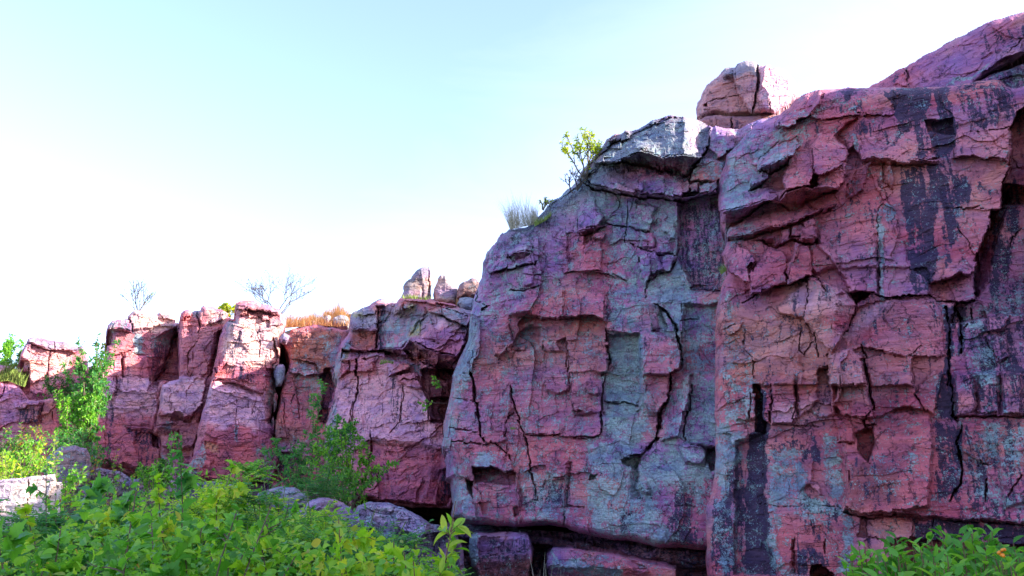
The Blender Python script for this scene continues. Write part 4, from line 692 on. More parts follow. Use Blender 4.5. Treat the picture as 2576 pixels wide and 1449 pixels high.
# ---- recessed pillar behind
R_out = q(2, 470,720, 530,690, 548,655, 640,640, 700,628, 765,620, 850,642, 950,655, 1010,660, 1080,640, 1080,1449)+q(4, 800,100, 800,820, 150,820, 195,600, 225,420, 205,300, 215,150)+q(2, 425,1440, 440,1300, 480,1130, 520,1000, 530,900)
rp = rock('rock_pillar', R_out, ((700, 21.6), (880, 21.2)),
   [('W', q(2, 550,930, 640,905, 760,945, 800,1040, 700,1062, 560,1042), -.1, .3, 4), ('W', q(2, 580,905, 640,900, 770,948, 700,940), .2, .3, 2), ('C', q(2, 700,1060, 800,1045), 4, .15), ('B', q(2, 790,1040, 880,1000, 920,1160, 850,1449, 800,1449, 830,1160), -.6, 5), ('X', q(4, 210,140, 290,240, 330,330, 230,340), .1, .3, 3), ('C', q(4, 290,0, 300,200, 350,330), 3, .12), ('B', q(4, 215,450, 440,450, 440,700, 215,700), -.5, 4), ('C', q(2, 560,1290, 620,1150, 640,1449), 3, .1)],
   [('T', q(2, 530,640, 960,660, 860,1000, 540,980), (.36, .12, .07), 20, .85), ('L', q(2, 560,920, 780,940, 820,1160, 600,1200), .48, 15), ('L', q(2, 800,700, 1000,700, 900,1000, 850,900), .46, 12), ('S', q(4, 215,440, 440,440, 440,720, 215,720), .55, 8), ('S', q(2, 800,1000, 920,1000, 860,1449, 800,1449), .5, 8)],  # the sunk blocks are darkened as well
   step=1.7, amp=(.15, .09, .04), cell=(1.3, .6, .25), edge=(8, .3), thick=5, seed=67, lich=.25, tint=RED, tint2=(.32, .12, .12))
tag(rp, 'dull rust-brown rock pillar set back between the brightest pillar and the low cliff', 'rock')
ch = rock('wedged_stone', q(2, 455,735, 470,695, 490,685, 540,712, 530,742, 505,768, 465,765), ((700, 20.9), (740, 20.9)), [], [], step=1.0, amp=(.04, .03, .01), edge=(8, .2), thick=.5, seed=71, tint=GREY, tint2=PALE, taper=.6, rough=1)
tag(ch, 'small grey stone jammed at the top of the dark cleft right of the brightest pillar', 'stone')
ch2 = rock('wedged_stone', q(2, 418,975, 440,948, 480,945, 497,965, 492,1060, 470,1120, 430,1125, 412,1040), ((700, 21.0), (740, 21.0)), [], [], step=1.0, amp=(.05, .03, .01), edge=(8, .2), thick=.6, seed=72, tint=BRWN, tint2=GREY, taper=.5, rough=1)
tag(ch2, 'upright brownish stone wedged halfway down the dark cleft right of the brightest pillar', 'stone')

# ---- bright pillar
P2_out = q(1, 1955,600, 1950,440, 1990,422, 2060,418, 2118,420)+q(2, 200,422, 300,450, 380,465, 450,490, 478,545, 505,585, 505,620, 490,665, 470,700, 442,740, 455,850, 450,950, 418,1000, 412,1110, 440,1210, 405,1350, 392,1449)+q(4, 190,60, 192,300, 228,430, 215,550, 180,672, 90,655, 0,650, -60,720)
P2_out = P2_out+q(3, 2000,732, 1900,704, 1720,690, 1560,700, 1515,690, 1512,640, 1540,560, 1600,445, 1630,300, 1640,200, 1680,60)+q(1, 1690,1300, 1730,1180, 1765,1060, 1785,900, 1820,720, 1850,630, 1900,580)
P2_f = [
 ('W', q(2, 95,430, 200,425, 450,490, 475,550, 330,510, 210,515, 95,495), .0, .28, 3), ('W', q(2, 95,495, 210,515, 330,510, 475,555, 470,575, 330,535, 210,530, 100,515), .26, -.12),
 ('B', q(2, 140,515, 205,515, 205,555, 145,555), .16, 3), ('B', q(2, 215,540, 285,560, 280,590, 215,580), .10, 3), ('B', q(2, 330,550, 375,555, 375,610, 330,600), .14, 3), ('B', q(2, 380,590, 480,580, 500,640, 400,650), .10, 3), ('C', q(2, 280,580, 330,610, 380,600), 4, .15),
 ('X', q(1, 1850,620, 1975,600, 1960,700, 1900,880, 1800,1040, 1780,1000, 1820,720), -.7, .0, 3), ('C', q(1, 1790,900, 1770,1010), 3, .1),
 ('B', q(2, 150,690, 200,680, 230,760, 210,850, 140,800), .07, 4), ('C', q(2, 285,690, 310,800, 310,900), 3.5, .10), ('B', q(2, 320,640, 440,650, 440,740, 400,780, 330,760), .05, 4), ('C', q(2, 120,665, 270,690), 2.5, .06),
 ('X', q(2, 430,740, 455,850, 450,950, 400,1000, 400,860), .0, -.4, 3), ('C', q(2, 350,930, 365,1100, 350,1200), 3, .1), ('X', q(2, 350,1000, 420,1000, 440,1210, 400,1449, 340,1449), .05, -.5, 3),
 ('X', q(1, 1760,1080, 1900,960, 2050,980, 2050,1100, 1810,1080), -.15, .1, 4),
 ('W', q(1, 1780,1090, 1840,1075, 2060,1140, 2120,1180, 2120,1260, 1900,1200, 1760,1160), -.28, .10, 3), ('W', q(2, 0,1110, 120,1120, 330,1215, 345,1300, 200,1230, 0,1160), -.28, .08, 3),
 ('B', q(2, 170,1080, 250,1140, 240,1160, 120,1115), -.08, 3), ('C', q(2, 110,1060, 120,1110), 3, .1), ('C', q(2, 200,1060, 205,1130), 3, .1),
 ('C', q(1, 2080,1250, 2080,1330, 1990,1310, 1950,1449), 3, .10), ('C', q(2, 50,1270, 110,1300, 130,1449), 3, .10), ('C', q(3, 1965,0, 1960,200, 1970,330), 3.5, .12), ('C', q(4, 70,0, 30,160), 3, .1), ('B', q(3, 1800,40, 1960,0, 1960,120, 1830,160), .06, 4),
 ('X', q(3, 1690,0, 1760,0, 1720,260, 1640,440, 1600,460, 1640,220), -.5, .0, 3), ('W', q(3, 1700,190, 2108,260, 2108,340, 1820,340, 1700,300), .02, .10, 4),
 ('W', q(3, 1810,345, 2108,345, 2108,450, 1800,430), .12, -.03, 3), ('B', q(3, 1625,440, 1700,440, 1760,500, 1740,640, 1640,660, 1610,600, 1640,500), .18, 5), ('B', q(3, 1700,360, 1800,370, 1780,440, 1700,430), -.1, 4),
 ('X', q(3, 1520,690, 1530,580, 1600,450, 1620,500, 1600,680), -.3, .0, 3), ('X', q(4, 80,180, 190,180, 230,430, 215,550, 180,672, 90,655), .05, -.35, 4), ('W', q(3, 1640,660, 1900,660, 2090,690, 2000,735, 1700,700), .05, -.3),
]
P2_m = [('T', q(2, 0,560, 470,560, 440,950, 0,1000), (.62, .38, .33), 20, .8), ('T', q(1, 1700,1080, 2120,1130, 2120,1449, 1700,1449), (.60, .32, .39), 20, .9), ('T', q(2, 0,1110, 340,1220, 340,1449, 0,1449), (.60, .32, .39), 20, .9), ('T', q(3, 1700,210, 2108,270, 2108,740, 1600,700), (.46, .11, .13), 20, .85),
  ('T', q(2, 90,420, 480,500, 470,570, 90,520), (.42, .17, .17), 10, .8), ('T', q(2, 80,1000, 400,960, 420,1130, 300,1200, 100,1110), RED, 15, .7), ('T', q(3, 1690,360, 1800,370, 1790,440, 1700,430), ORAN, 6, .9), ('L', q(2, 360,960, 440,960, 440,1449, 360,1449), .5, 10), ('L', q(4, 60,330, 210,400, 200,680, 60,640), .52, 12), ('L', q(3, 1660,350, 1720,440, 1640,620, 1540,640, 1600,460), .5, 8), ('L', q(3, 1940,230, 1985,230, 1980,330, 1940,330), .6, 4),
  ('S', q(2, 50,930, 110,840, 160,640, 130,640, 60,760, 0,1000, 0,1060, 60,1000), .42, 10), ('S', q(2, 90,960, 330,940, 300,1140, 120,1110), .44, 12), ('L', q(2, 0,560, 110,570, 100,620, 0,640), .5, 8)]
p2 = rock('rock_pillar', P2_out, ((470, 20.7), (712, 21.4)), P2_f, P2_m, step=1.6, amp=(.14, .09, .035), cell=(1.3, .55, .22), dip=.08, edge=(9, .45), thick=5, seed=73, lich=.10, stain_shade=.05)
tag(p2, 'tall leaning rock pillar brightly sunlit on its upper half, capped by reddish blocks', 'rock')

# ---- narrower twin
P3_out = q(1, 1492,640, 1488,560, 1500,520, 1530,497, 1600,508, 1615,500, 1660,500, 1668,470, 1690,457, 1740,470, 1800,488, 1860,505, 1895,525, 1890,560, 1960,575, 1965,640, 1880,700, 1850,1000, 1780,1150, 1740,1250, 1690,1340, 1650,1420)+q(3, 1670,150, 1650,260, 1620,420, 1610,440, 1570,560, 1530,720, 1320,720, 1330,560, 1320,430, 1322,300, 1272,270, 1270,225, 1290,215, 1295,120, 1318,10)
P3_out = P3_out+q(1, 1322,1300, 1335,1180, 1345,1115, 1400,1088, 1480,1070, 1490,900, 1482,780, 1480,680)
P3_f = [
 ('B', q(1, 1495,510, 1600,508, 1610,580, 1510,600), .12, 3), ('B', q(1, 1668,460, 1890,520, 1870,590, 1700,640, 1670,600), .14, 3), ('C', q(1, 1640,510, 1660,600, 1680,650, 1670,700), 5, .25), ('B', q(1, 1610,510, 1660,505, 1650,590, 1610,580), -.12, 3), ('W', q(1, 1700,640, 1860,580, 1860,600, 1700,680), .1, -.04),
 ('X', q(1, 1480,660, 1600,640, 1640,820, 1560,1000, 1490,1080), .12, -.08, 4), ('B', q(1, 1650,660, 1830,640, 1800,900, 1720,1040, 1640,1070, 1580,1000, 1640,850), .14, 5), ('C', q(1, 1650,760, 1580,900, 1570,1060), 4, .14),
 ('X', q(1, 1780,700, 1860,660, 1800,1000, 1740,1080), .1, -.5, 4),
 ('B', q(1, 1345,1115, 1400,1088, 1560,1062, 1690,1060, 1725,1090, 1700,1200, 1690,1290, 1610,1390, 1530,1400, 1470,1350, 1430,1380, 1330,1390, 1330,1250), .35, 4, .08, .04),
 ('C', q(1, 1440,1150, 1430,1350), 3, .08), ('C', q(1, 1640,1080, 1570,1180, 1560,1230), 3, .08), ('W', q(1, 1430,1380, 1470,1350, 1530,1400, 1620,1385, 1600,1449, 1430,1430), .1, -.25),
 ('W', q(3, 1275,225, 1360,222, 1480,260, 1470,300, 1320,300, 1280,280), .24, -.05, 3), ('B', q(3, 1330,300, 1470,300, 1470,370, 1420,415, 1340,390), .14, 3), ('B', q(3, 1495,270, 1640,290, 1600,420, 1500,415), .22, 3), ('C', q(3, 1485,280, 1480,410), 3, .12), ('B', q(3, 1340,390, 1430,420, 1600,440, 1550,720, 1330,720), -.2, 4), ('W', q(3, 1300,140, 1400,130, 1480,210, 1300,215), .0, .12, 3)]
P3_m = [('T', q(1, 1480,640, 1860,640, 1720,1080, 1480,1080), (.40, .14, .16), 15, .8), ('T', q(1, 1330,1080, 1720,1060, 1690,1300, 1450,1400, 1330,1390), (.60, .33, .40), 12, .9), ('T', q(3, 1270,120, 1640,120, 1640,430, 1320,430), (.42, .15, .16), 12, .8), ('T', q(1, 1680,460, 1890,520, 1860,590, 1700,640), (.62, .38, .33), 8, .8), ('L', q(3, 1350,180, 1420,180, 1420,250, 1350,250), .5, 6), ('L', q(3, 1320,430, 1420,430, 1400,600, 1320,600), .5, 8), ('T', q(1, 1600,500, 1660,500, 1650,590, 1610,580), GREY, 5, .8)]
p3 = rock('rock_pillar', P3_out, ((390, 22.3), (600, 22.6)), P3_f, P3_m, step=1.6, amp=(.14, .09, .035), cell=(1.2, .55, .22), dip=.03, edge=(9, .4), thick=5, seed=79, lich=.12, stain_shade=.05)
tag(p3, 'narrow rock pillar with one pale slab bulging from its middle, between two wider pillars', 'rock')

# ---- wide left pillar
P1_out = q(1, 888,650, 895,620, 930,582, 1000,572, 1055,570, 1060,545, 1110,500, 1200,508, 1300,530, 1330,513, 1400,525, 1450,545, 1450,600, 1490,610, 1510,640, 1500,800, 1510,1100, 1400,1110, 1345,1150, 1330,1300, 1318,1400)+q(3, 1320,40, 1292,150, 1300,230, 1330,300, 1330,560, 1290,640, 1100,610, 1040,592, 920,545, 860,540, 755,505, 745,430, 742,330, 765,180, 790,30)
P1_out = P1_out+q(1, 790,1420, 800,1300, 822,1240, 800,1150, 780,1060, 812,1040, 808,970, 870,955, 893,910, 880,850, 885,795, 925,780, 935,700, 920,680)
P1_f = [
 ('B', q(1, 890,640, 930,585, 1000,575, 1100,590, 1110,685, 1000,665, 920,668), .24, 3), ('B', q(1, 1050,560, 1110,500, 1300,530, 1320,580, 1340,640, 1120,680, 1110,585), .14, 5), ('B', q(1, 1325,520, 1450,550, 1450,600, 1360,590), .12, 3), ('C', q(1, 1320,540, 1380,590, 1450,600), 3.5, .12), ('B', q(1, 1340,630, 1490,612, 1480,655, 1340,650), .1, 3), ('C', q(1, 1110,590, 1115,690), 4, .15),
 ('W', q(1, 920,666, 1000,665, 1110,688, 1110,710, 1000,690, 925,690), .22, -.08),
 ('X', q(1, 1260,760, 1480,650, 1480,720, 1430,820, 1380,980, 1270,1110, 1250,1100), .02, -.75, 3), ('B', q(1, 1480,700, 1500,700, 1510,1100, 1400,1100, 1280,1110, 1380,980, 1430,830), -1.3, 4),
 ('C', q(1, 1030,880, 1120,870, 1250,895), 3.5, .12), ('C', q(1, 880,880, 960,885, 1030,880, 1035,1080), 4, .16), ('B', q(1, 1025,900, 1050,900, 1050,1080, 1025,1080), -.14, 2), ('B', q(1, 1055,900, 1245,895, 1250,1070, 1060,1080), .10, 5), ('B', q(1, 880,920, 1025,905, 1020,1075, 890,1050), .07, 5),
 ('B', q(1, 785,1060, 830,1040, 960,1080, 985,1130, 985,1200, 950,1235, 830,1245, 800,1150), .22, 4, 0, .06), ('W', q(1, 825,1240, 950,1232, 955,1260, 830,1260), .2, -.06), ('C', q(1, 985,1085, 990,1210), 5, .2), ('B', q(1, 1010,1080, 1260,1080, 1265,1190, 1010,1200), .12, 5),
 ('B', q(1, 1270,1115, 1340,1120, 1330,1190, 1240,1190), -.25, 3), ('W', q(1, 960,1250, 1050,1190, 1320,1190, 1320,1300, 960,1400), .14, .04, 4), ('C', q(1, 895,1250, 905,1449), 3, .07),
 ('C', q(3, 880,0, 885,540), 3, .06), ('W', q(3, 1050,240, 1290,250, 1260,300, 1060,270), .12, -.06, 3), ('B', q(3, 1000,150, 1290,130, 1290,230, 1050,230), .05, 5), ('W', q(3, 1150,290, 1270,300, 1270,400, 1130,380), -.16, -.05, 3), ('B', q(3, 900,280, 1120,290, 1170,560, 1050,590, 920,540), .12, 6),
 ('X', q(3, 742,330, 765,180, 800,180, 790,500, 755,505), -.3, .0, 3), ('C', q(3, 750,330, 860,340), 3, .08), ('C', q(3, 910,540, 915,300), 3.5, .1), ('B', q(3, 1270,300, 1330,300, 1330,420, 1280,400), -.7, 3), ('W', q(3, 860,500, 1290,590, 1290,640, 1040,595, 920,545), .0, -.4, 3)]
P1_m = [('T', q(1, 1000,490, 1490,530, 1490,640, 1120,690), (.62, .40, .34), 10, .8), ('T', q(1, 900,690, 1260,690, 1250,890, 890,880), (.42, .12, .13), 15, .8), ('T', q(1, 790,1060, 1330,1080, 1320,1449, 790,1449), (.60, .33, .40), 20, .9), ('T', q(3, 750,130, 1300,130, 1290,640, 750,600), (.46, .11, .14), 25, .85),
  ('L', q(1, 1100,690, 1190,680, 1180,880, 1090,870), .68, 8), ('L', q(1, 1180,850, 1260,840, 1260,890, 1180,890), .5, 8), ('L', q(1, 1250,700, 1480,640, 1440,800, 1260,830), .5, 12), ('L', q(1, 900,580, 1110,600, 1110,690, 900,670), .45, 8), ('L', q(3, 742,400, 800,400, 860,620, 742,620), .6, 6), ('S', q(1, 1240,740, 1450,800, 1380,1000, 1270,1110), .48, 14), ('S', q(3, 870,0, 905,0, 905,540, 870,540), .50, 5), ('S', q(3, 1050,240, 1290,260, 1290,480, 1160,560, 1130,380), .46, 14), ('S', q(1, 975,1080, 1005,1080, 1005,1210, 975,1210), .55, 4), ('S', q(1, 890,1240, 940,1240, 930,1449, 890,1449), .45, 6)]  # first S patch paints deep shade on the side facing right
p1 = rock('rock_pillar', P1_out, ((230, 22.5), (450, 23.3)), P1_f, P1_m, step=1.6, amp=(.14, .09, .035), cell=(1.3, .55, .22), dip=.03, edge=(9, .4), thick=5, seed=83, lich=.12, stain_shade=.05)
tag(p1, 'widest free-standing pillar of blocky pink rock, with a pale lichen patch near its sunny flat top', 'rock')

# ---- far left stack and wall
P0_out = q(1, 165,900, 170,865, 208,785, 228,770, 230,735, 260,720, 300,725, 400,745, 480,758, 560,765, 640,795, 690,800, 720,860, 720,1150, 620,1260, 350,1270, 200,1260, 160,1230, 160,1180, 190,1080, 205,960, 200,925)
p0 = rock('rock_stack', P0_out, ((50, 26.6), (210, 27.5)),
   [('W', q(1, 228,770, 240,728, 480,760, 640,800, 690,830, 640,860, 470,840, 350,800), .05, .30, 3), ('W', q(1, 228,772, 350,802, 470,842, 460,860, 340,825, 230,790), .30, -.2), ('B', q(1, 170,880, 210,785, 280,800, 270,930, 200,920), .30, 3), ('W', q(1, 200,925, 265,930, 270,1200, 190,1230, 190,1100), -.3, -.5, 3), ('B', q(1, 255,940, 410,950, 400,1060, 300,1120, 250,1050), .14, 4), ('C', q(1, 440,850, 410,950, 410,1060), 4, .2), ('C', q(1, 265,930, 410,948), 3, .12), ('C', q(1, 470,770, 475,830), 4, .2), ('W', q(1, 280,1120, 420,1080, 400,1200, 280,1200), -.1, .2, 3)],
   [('T', q(1, 228,720, 700,780, 700,840, 470,850, 230,780), GREY, 8, .7), ('T', q(1, 170,790, 560,830, 560,1100, 260,1150), (.58, .30, .27), 12, .8)], step=1.4, amp=(.16, .12, .05), cell=(1.2, .6, .3), edge=(6, .4), thick=5, seed=89, lich=.08, dip=-.25)
tag(p0, 'blocky sunlit rock stack with a tilted grey capstone, farthest of the pillars', 'rock')
W0_out = q(1, -80,1090, 0,1095, 100,1115, 165,1140, 240,1240, 350,1240, 500,1225, 590,1190, 640,1080, 700,970, 780,960, 900,1000, 900,1449)+p(290,1300, -40,1300, -40,1150)
w0 = rock('rock_wall', W0_out, ((-30, 25.5), (280, 25.0)),
   [('C', q(1, 60,1130, 40,1220, 0,1260), 4, .2), ('B', q(1, 135,1290, 350,1245, 350,1449, 140,1449), .12, 4), ('W', q(1, 135,1265, 340,1245, 340,1300, 140,1330), .0, .2, 3), ('C', q(1, 375,1240, 365,1449), 4, .15), ('C', q(1, 470,1300, 460,1449), 3, .12), ('C', q(1, 580,1200, 570,1449), 6, .3), ('X', q(1, 590,1200, 740,970, 740,1449, 590,1449), .2, .0, 4)],
   [('T', q(1, 0,1090, 160,1130, 160,1449, 0,1449), (.42, .17, .28), 20, .8), ('S', q(1, 150,1290, 350,1300, 340,1449, 160,1449), .5, 12), ('S', q(1, 480,1250, 560,1230, 560,1449, 470,1449), .4, 10)], step=1.8, amp=(.16, .10, .04), cell=(1.3, .6, .25), edge=(8, .3), thick=4, seed=97, lich=.15)
tag(w0, 'shaded mauve rock wall at the far left, running below the farthest stack', 'rock')
s0 = rock('rock_outcrop', q(1, -80,950, 0,952, 60,960, 120,985, 185,990, 198,1040, 195,1125, 150,1150, -80,1130), ((-30, 26.5), (90, 26.5)), [('C', q(1, 110,980, 100,1120), 4, .15)], [('T', q(1, -80,940, 200,940, 200,1150, -80,1150), (.60, .34, .33), 8, .7)], step=1.6, amp=(.1, .08, .03), edge=(6, .3), thick=3, seed=101, lich=.05)
tag(s0, 'small sunlit pale pink outcrop at the left edge of the picture under yellow grass', 'rock')

# ---- stones on the skyline
def stone(label, out, d, seed, tint, tint2=GREY, thick=1.2, step=1.2, feats=(), marks=(), lich=.2, kind='standing_stone', amp=(.06, .04, .015), edge=(16, .35), cat='boulder', taper=.6, stain_shade=.05):
    us = [a[0] for a in out]
    o = rock(kind, out, ((min(us), d), (max(us), d)), feats, marks, step=step, amp=amp, edge=edge, thick=thick, seed=seed, tint=tint, tint2=tint2, lich=lich, taper=taper, rough=2., stain_shade=stain_shade)
    return tag(o, label, cat)
stone('tallest of the three stones on the skyline, grey with a hooked top', q(2, 1425,450, 1435,415, 1460,385, 1482,340, 1480,290, 1500,260, 1540,235, 1560,200, 1590,165, 1640,142, 1690,143, 1700,165, 1708,250, 1703,330, 1710,420, 1640,440, 1500,440), 20.4, 111, (.24, .17, .15), (.20, .19, .20),
      feats=[('X', q(2, 1630,150, 1710,150, 1710,420, 1680,420, 1640,250), .05, -.15, 3), ('W', q(2, 1480,300, 1640,300, 1660,420, 1440,430), .0, .12, 5)])
stone('pale sunlit middle stone of the three on the skyline', q(2, 1727,420, 1727,350, 1745,290, 1762,235, 1785,206, 1830,215, 1880,250, 1910,290, 1930,320, 1922,370, 1912,440, 1840,450, 1760,440), 20.3, 113, (.38, .26, .23), (.32, .26, .24),
      feats=[('B', q(2, 1770,220, 1830,225, 1830,290, 1790,300), -.14, 5)])
stone('rounded pinkish-brown stone, rightmost of the three on the skyline', q(2, 1925,390, 1928,330, 1940,290, 1975,262, 2040,232, 2080,240, 2110,270, 2150,300, 2150,390, 2060,400, 2000,385, 1950,410), 19.8, 117, (.30, .15, .12), (.25, .15, .13))
stone('grey-pink squarish stone propped beneath the rightmost skyline stone', q(2, 1925,440, 1940,400, 1990,390, 2070,400, 2130,420, 2140,560, 2060,520, 1990,515, 1950,480), 19.3, 119, (.24, .17, .19), GREY)
stone('flattish grey stone lying on the skyline left of the tallest stone', q(2, 1190,468, 1240,425, 1290,400, 1350,412, 1370,422, 1420,425, 1425,475, 1300,490), 20.0, 121, GREY, (.30, .32, .30), lich=.35)
stone('small rounded grey stone among the orange grass, left one of a pair', q(2, 820,575, 830,550, 855,538, 878,550, 880,610, 850,640, 825,630), 22.8, 123, (.42, .38, .36), GREY, thick=.7, step=.9)
stone('broader rounded grey stone among the orange grass, right one of a pair', q(2, 892,590, 905,555, 950,537, 995,540, 1022,560, 1030,620, 1020,650, 930,640, 895,620), 22.6, 124, (.45, .40, .38), GREY, thick=.9, step=.9)
stone('long low grey stone half buried in the orange grass', q(2, 660,610, 690,590, 740,585, 800,600, 830,625, 800,650, 660,650), 23.0, 125, GREY, PALE, thick=.8, step=1.)
# ---- boulders at the foot
stone('domed mauve-grey boulder behind the bushes, below the brightest pillar', p(618,1300, 632,1262, 650,1240, 700,1224, 742,1226, 775,1246, 800,1290, 800,1400, 616,1400), 14.5, 131, (.24, .16, .25), (.22, .20, .25), thick=2.5, step=2, kind='boulder', edge=(18, .5), lich=.34, amp=(.34, .22, .08))
stone('flat-topped pale lilac boulder poking out of the bushes', p(752,1290, 770,1266, 800,1252, 845,1256, 880,1275, 900,1310, 905,1420, 750,1420), 12.5, 133, (.30, .19, .31), (.24, .18, .26), thick=2.5, step=2, kind='boulder', edge=(14, .4), lich=.3, amp=(.34, .22, .08))
stone('large dark craggy boulder with lilac patches, in front of the gap under the low cliff', p(880,1300, 900,1272, 935,1262, 975,1264, 1015,1276, 1060,1300, 1085,1318, 1120,1320, 1150,1345, 1165,1380, 1170,1500, 900,1500), 12.0, 137, (.13, .10, .15), (.19, .13, .20), thick=3, step=2, kind='boulder', edge=(16, .45), lich=.38, amp=(.36, .22, .09), stain_shade=.25,
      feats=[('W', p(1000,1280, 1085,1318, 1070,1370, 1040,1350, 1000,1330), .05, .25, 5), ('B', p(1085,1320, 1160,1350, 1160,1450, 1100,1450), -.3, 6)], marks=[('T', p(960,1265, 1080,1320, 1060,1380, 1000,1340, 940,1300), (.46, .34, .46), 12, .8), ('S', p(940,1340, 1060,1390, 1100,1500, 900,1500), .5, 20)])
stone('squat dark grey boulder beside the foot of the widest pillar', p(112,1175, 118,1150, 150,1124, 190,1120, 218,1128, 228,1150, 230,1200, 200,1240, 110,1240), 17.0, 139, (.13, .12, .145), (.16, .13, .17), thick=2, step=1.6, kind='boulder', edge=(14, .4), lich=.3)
stone('stepped white-pink rock ledge in full sun at the left edge', p(-60,1215, 0,1208, 60,1202, 112,1196, 138,1192, 142,1212, 160,1216, 160,1240, 150,1300, 100,1330, -60,1330), 12.2, 141, (.62, .50, .44), (.60,.42,.38), thick=1.5, step=1.8, kind='rock_ledge', edge=(5, .1), lich=.0, cat='rock', taper=.2,
      feats=[('C', p(75,1200, 80,1280), 3, .1), ('C', p(0,1270, 80,1275), 3, .1), ('B', p(-60,1272, 60,1272, 60,1340, -60,1340), .15, 3)], marks=[])
stone('low tumbled mauve rocks at the bottom of the left pillars', p(215,1195, 250,1175, 300,1185, 340,1205, 380,1190, 460,1215, 540,1210, 620,1225, 640,1300, 640,1360, 215,1360), 19.5, 149, (.25, .13, .19), GREY, thick=2, step=2, kind='rubble_bank', edge=(8, .3), cat='rocks', amp=(.4, .25, .08), taper=.2)
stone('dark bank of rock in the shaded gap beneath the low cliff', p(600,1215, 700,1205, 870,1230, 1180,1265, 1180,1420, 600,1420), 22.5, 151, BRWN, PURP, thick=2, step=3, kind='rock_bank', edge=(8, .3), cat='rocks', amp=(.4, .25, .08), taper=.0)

# ================================================================= GROUND
def ground():
    xs = np.concatenate([np.linspace(-600, -40, 12), np.linspace(-36, 30, 90), np.linspace(36, 600, 12)])
    ys = np.concatenate([np.linspace(-300, -20, 8), np.linspace(-16, 34, 80), np.linspace(40, 900, 14)])
    X, Y = np.meshgrid(xs, ys); x = X.ravel(); y = Y.ravel()
    r = sstep((y-8)/14)*sstep((4-x)/9); z = r*1.9 + fbm(x*.25, y*.25, 5, 4)*.25*np.clip((y+20)/20, 0, 1) - .25
    V = np.stack([x, y, z], 1); nx = len(xs); ny = len(ys)
    k = (np.arange(ny-1)[:, None]*nx+np.arange(nx-1)[None]).ravel()
    m, t, b = new_mat('soil'); geo = t.nodes.new('ShaderNodeNewGeometry'); pos = geo.outputs['Position']
    c = mixc(t, noise(t, pos, 2, 8, .7).outputs[0], (.035, .05, .015), (.09, .085, .04)); t.links.new(c, b.inputs['Base Color']); b.inputs['Roughness'].default_value = .95
    o = mesh_np('ground', V, np.stack([k, k+1, k+nx+1, k+nx], 1), m, smooth=True); tag(o, kind='structure'); return o
ground()

# plateau behind the cliff edge: real land that the cliffs cut off
def plateau():
    # front edge polyline (x, y, z) just behind the cliff tops, running from far left to the right and back past the camera
    F = [(-60, 40, 3.0), (-24, 31, 4.0), (-13.5, 28.5, 5.2), (-9.5, 26.5, 6.4), (-6, 24.5, 7.0), (-2.6, 22.0, 7.0), (.2, 20.5, 7.0), (2.2, 18.0, 7.6), (4.5, 17.2, 7.8), (7.5, 16.6, 8.0), (11, 15.4, 8.0), (14, 10, 8.0), (17, 0, 8.0), (20, -30, 8.0), (24, -80, 8)]
    F = np.array(F, float); n = 6; rows = []
    out = np.array([[-60, 300], [-24, 300], [-13, 300], [-9, 300], [-6, 300], [-2, 300], [0, 300], [40, 300], [120, 300], [200, 300], [300, 250], [300, 120], [300, 0], [300, -60], [300, -120]], float)
    V = []
    V += [(a[0], a[1], 0.0) for a in F]
    for k in range(n):
        t = (k/(n-1))**2.2
        for a, b in zip(F, out): V.append((a[0]*(1-t)+b[0]*t, a[1]*(1-t)+b[1]*t, a[2]-1.2*min(1, k)*0))
    m = len(F); Q = []
    for r in range(n):
        for i in range(m-1): Q.append((r*m+i, r*m+i+1, (r+1)*m+i+1, (r+1)*m+i))
    mt, t, b = new_mat('dry_turf'); geo = t.nodes.new('ShaderNodeNewGeometry')
    c = mixc(t, noise(t, geo.outputs['Position'], 1.5, 8, .7).outputs[0], (.12, .11, .05), (.26, .17, .09)); t.links.new(c, b.inputs['Base Color'])
    o = mesh_np('terrain', V, np.array(Q), mt); tag(o, kind='structure')
plateau()

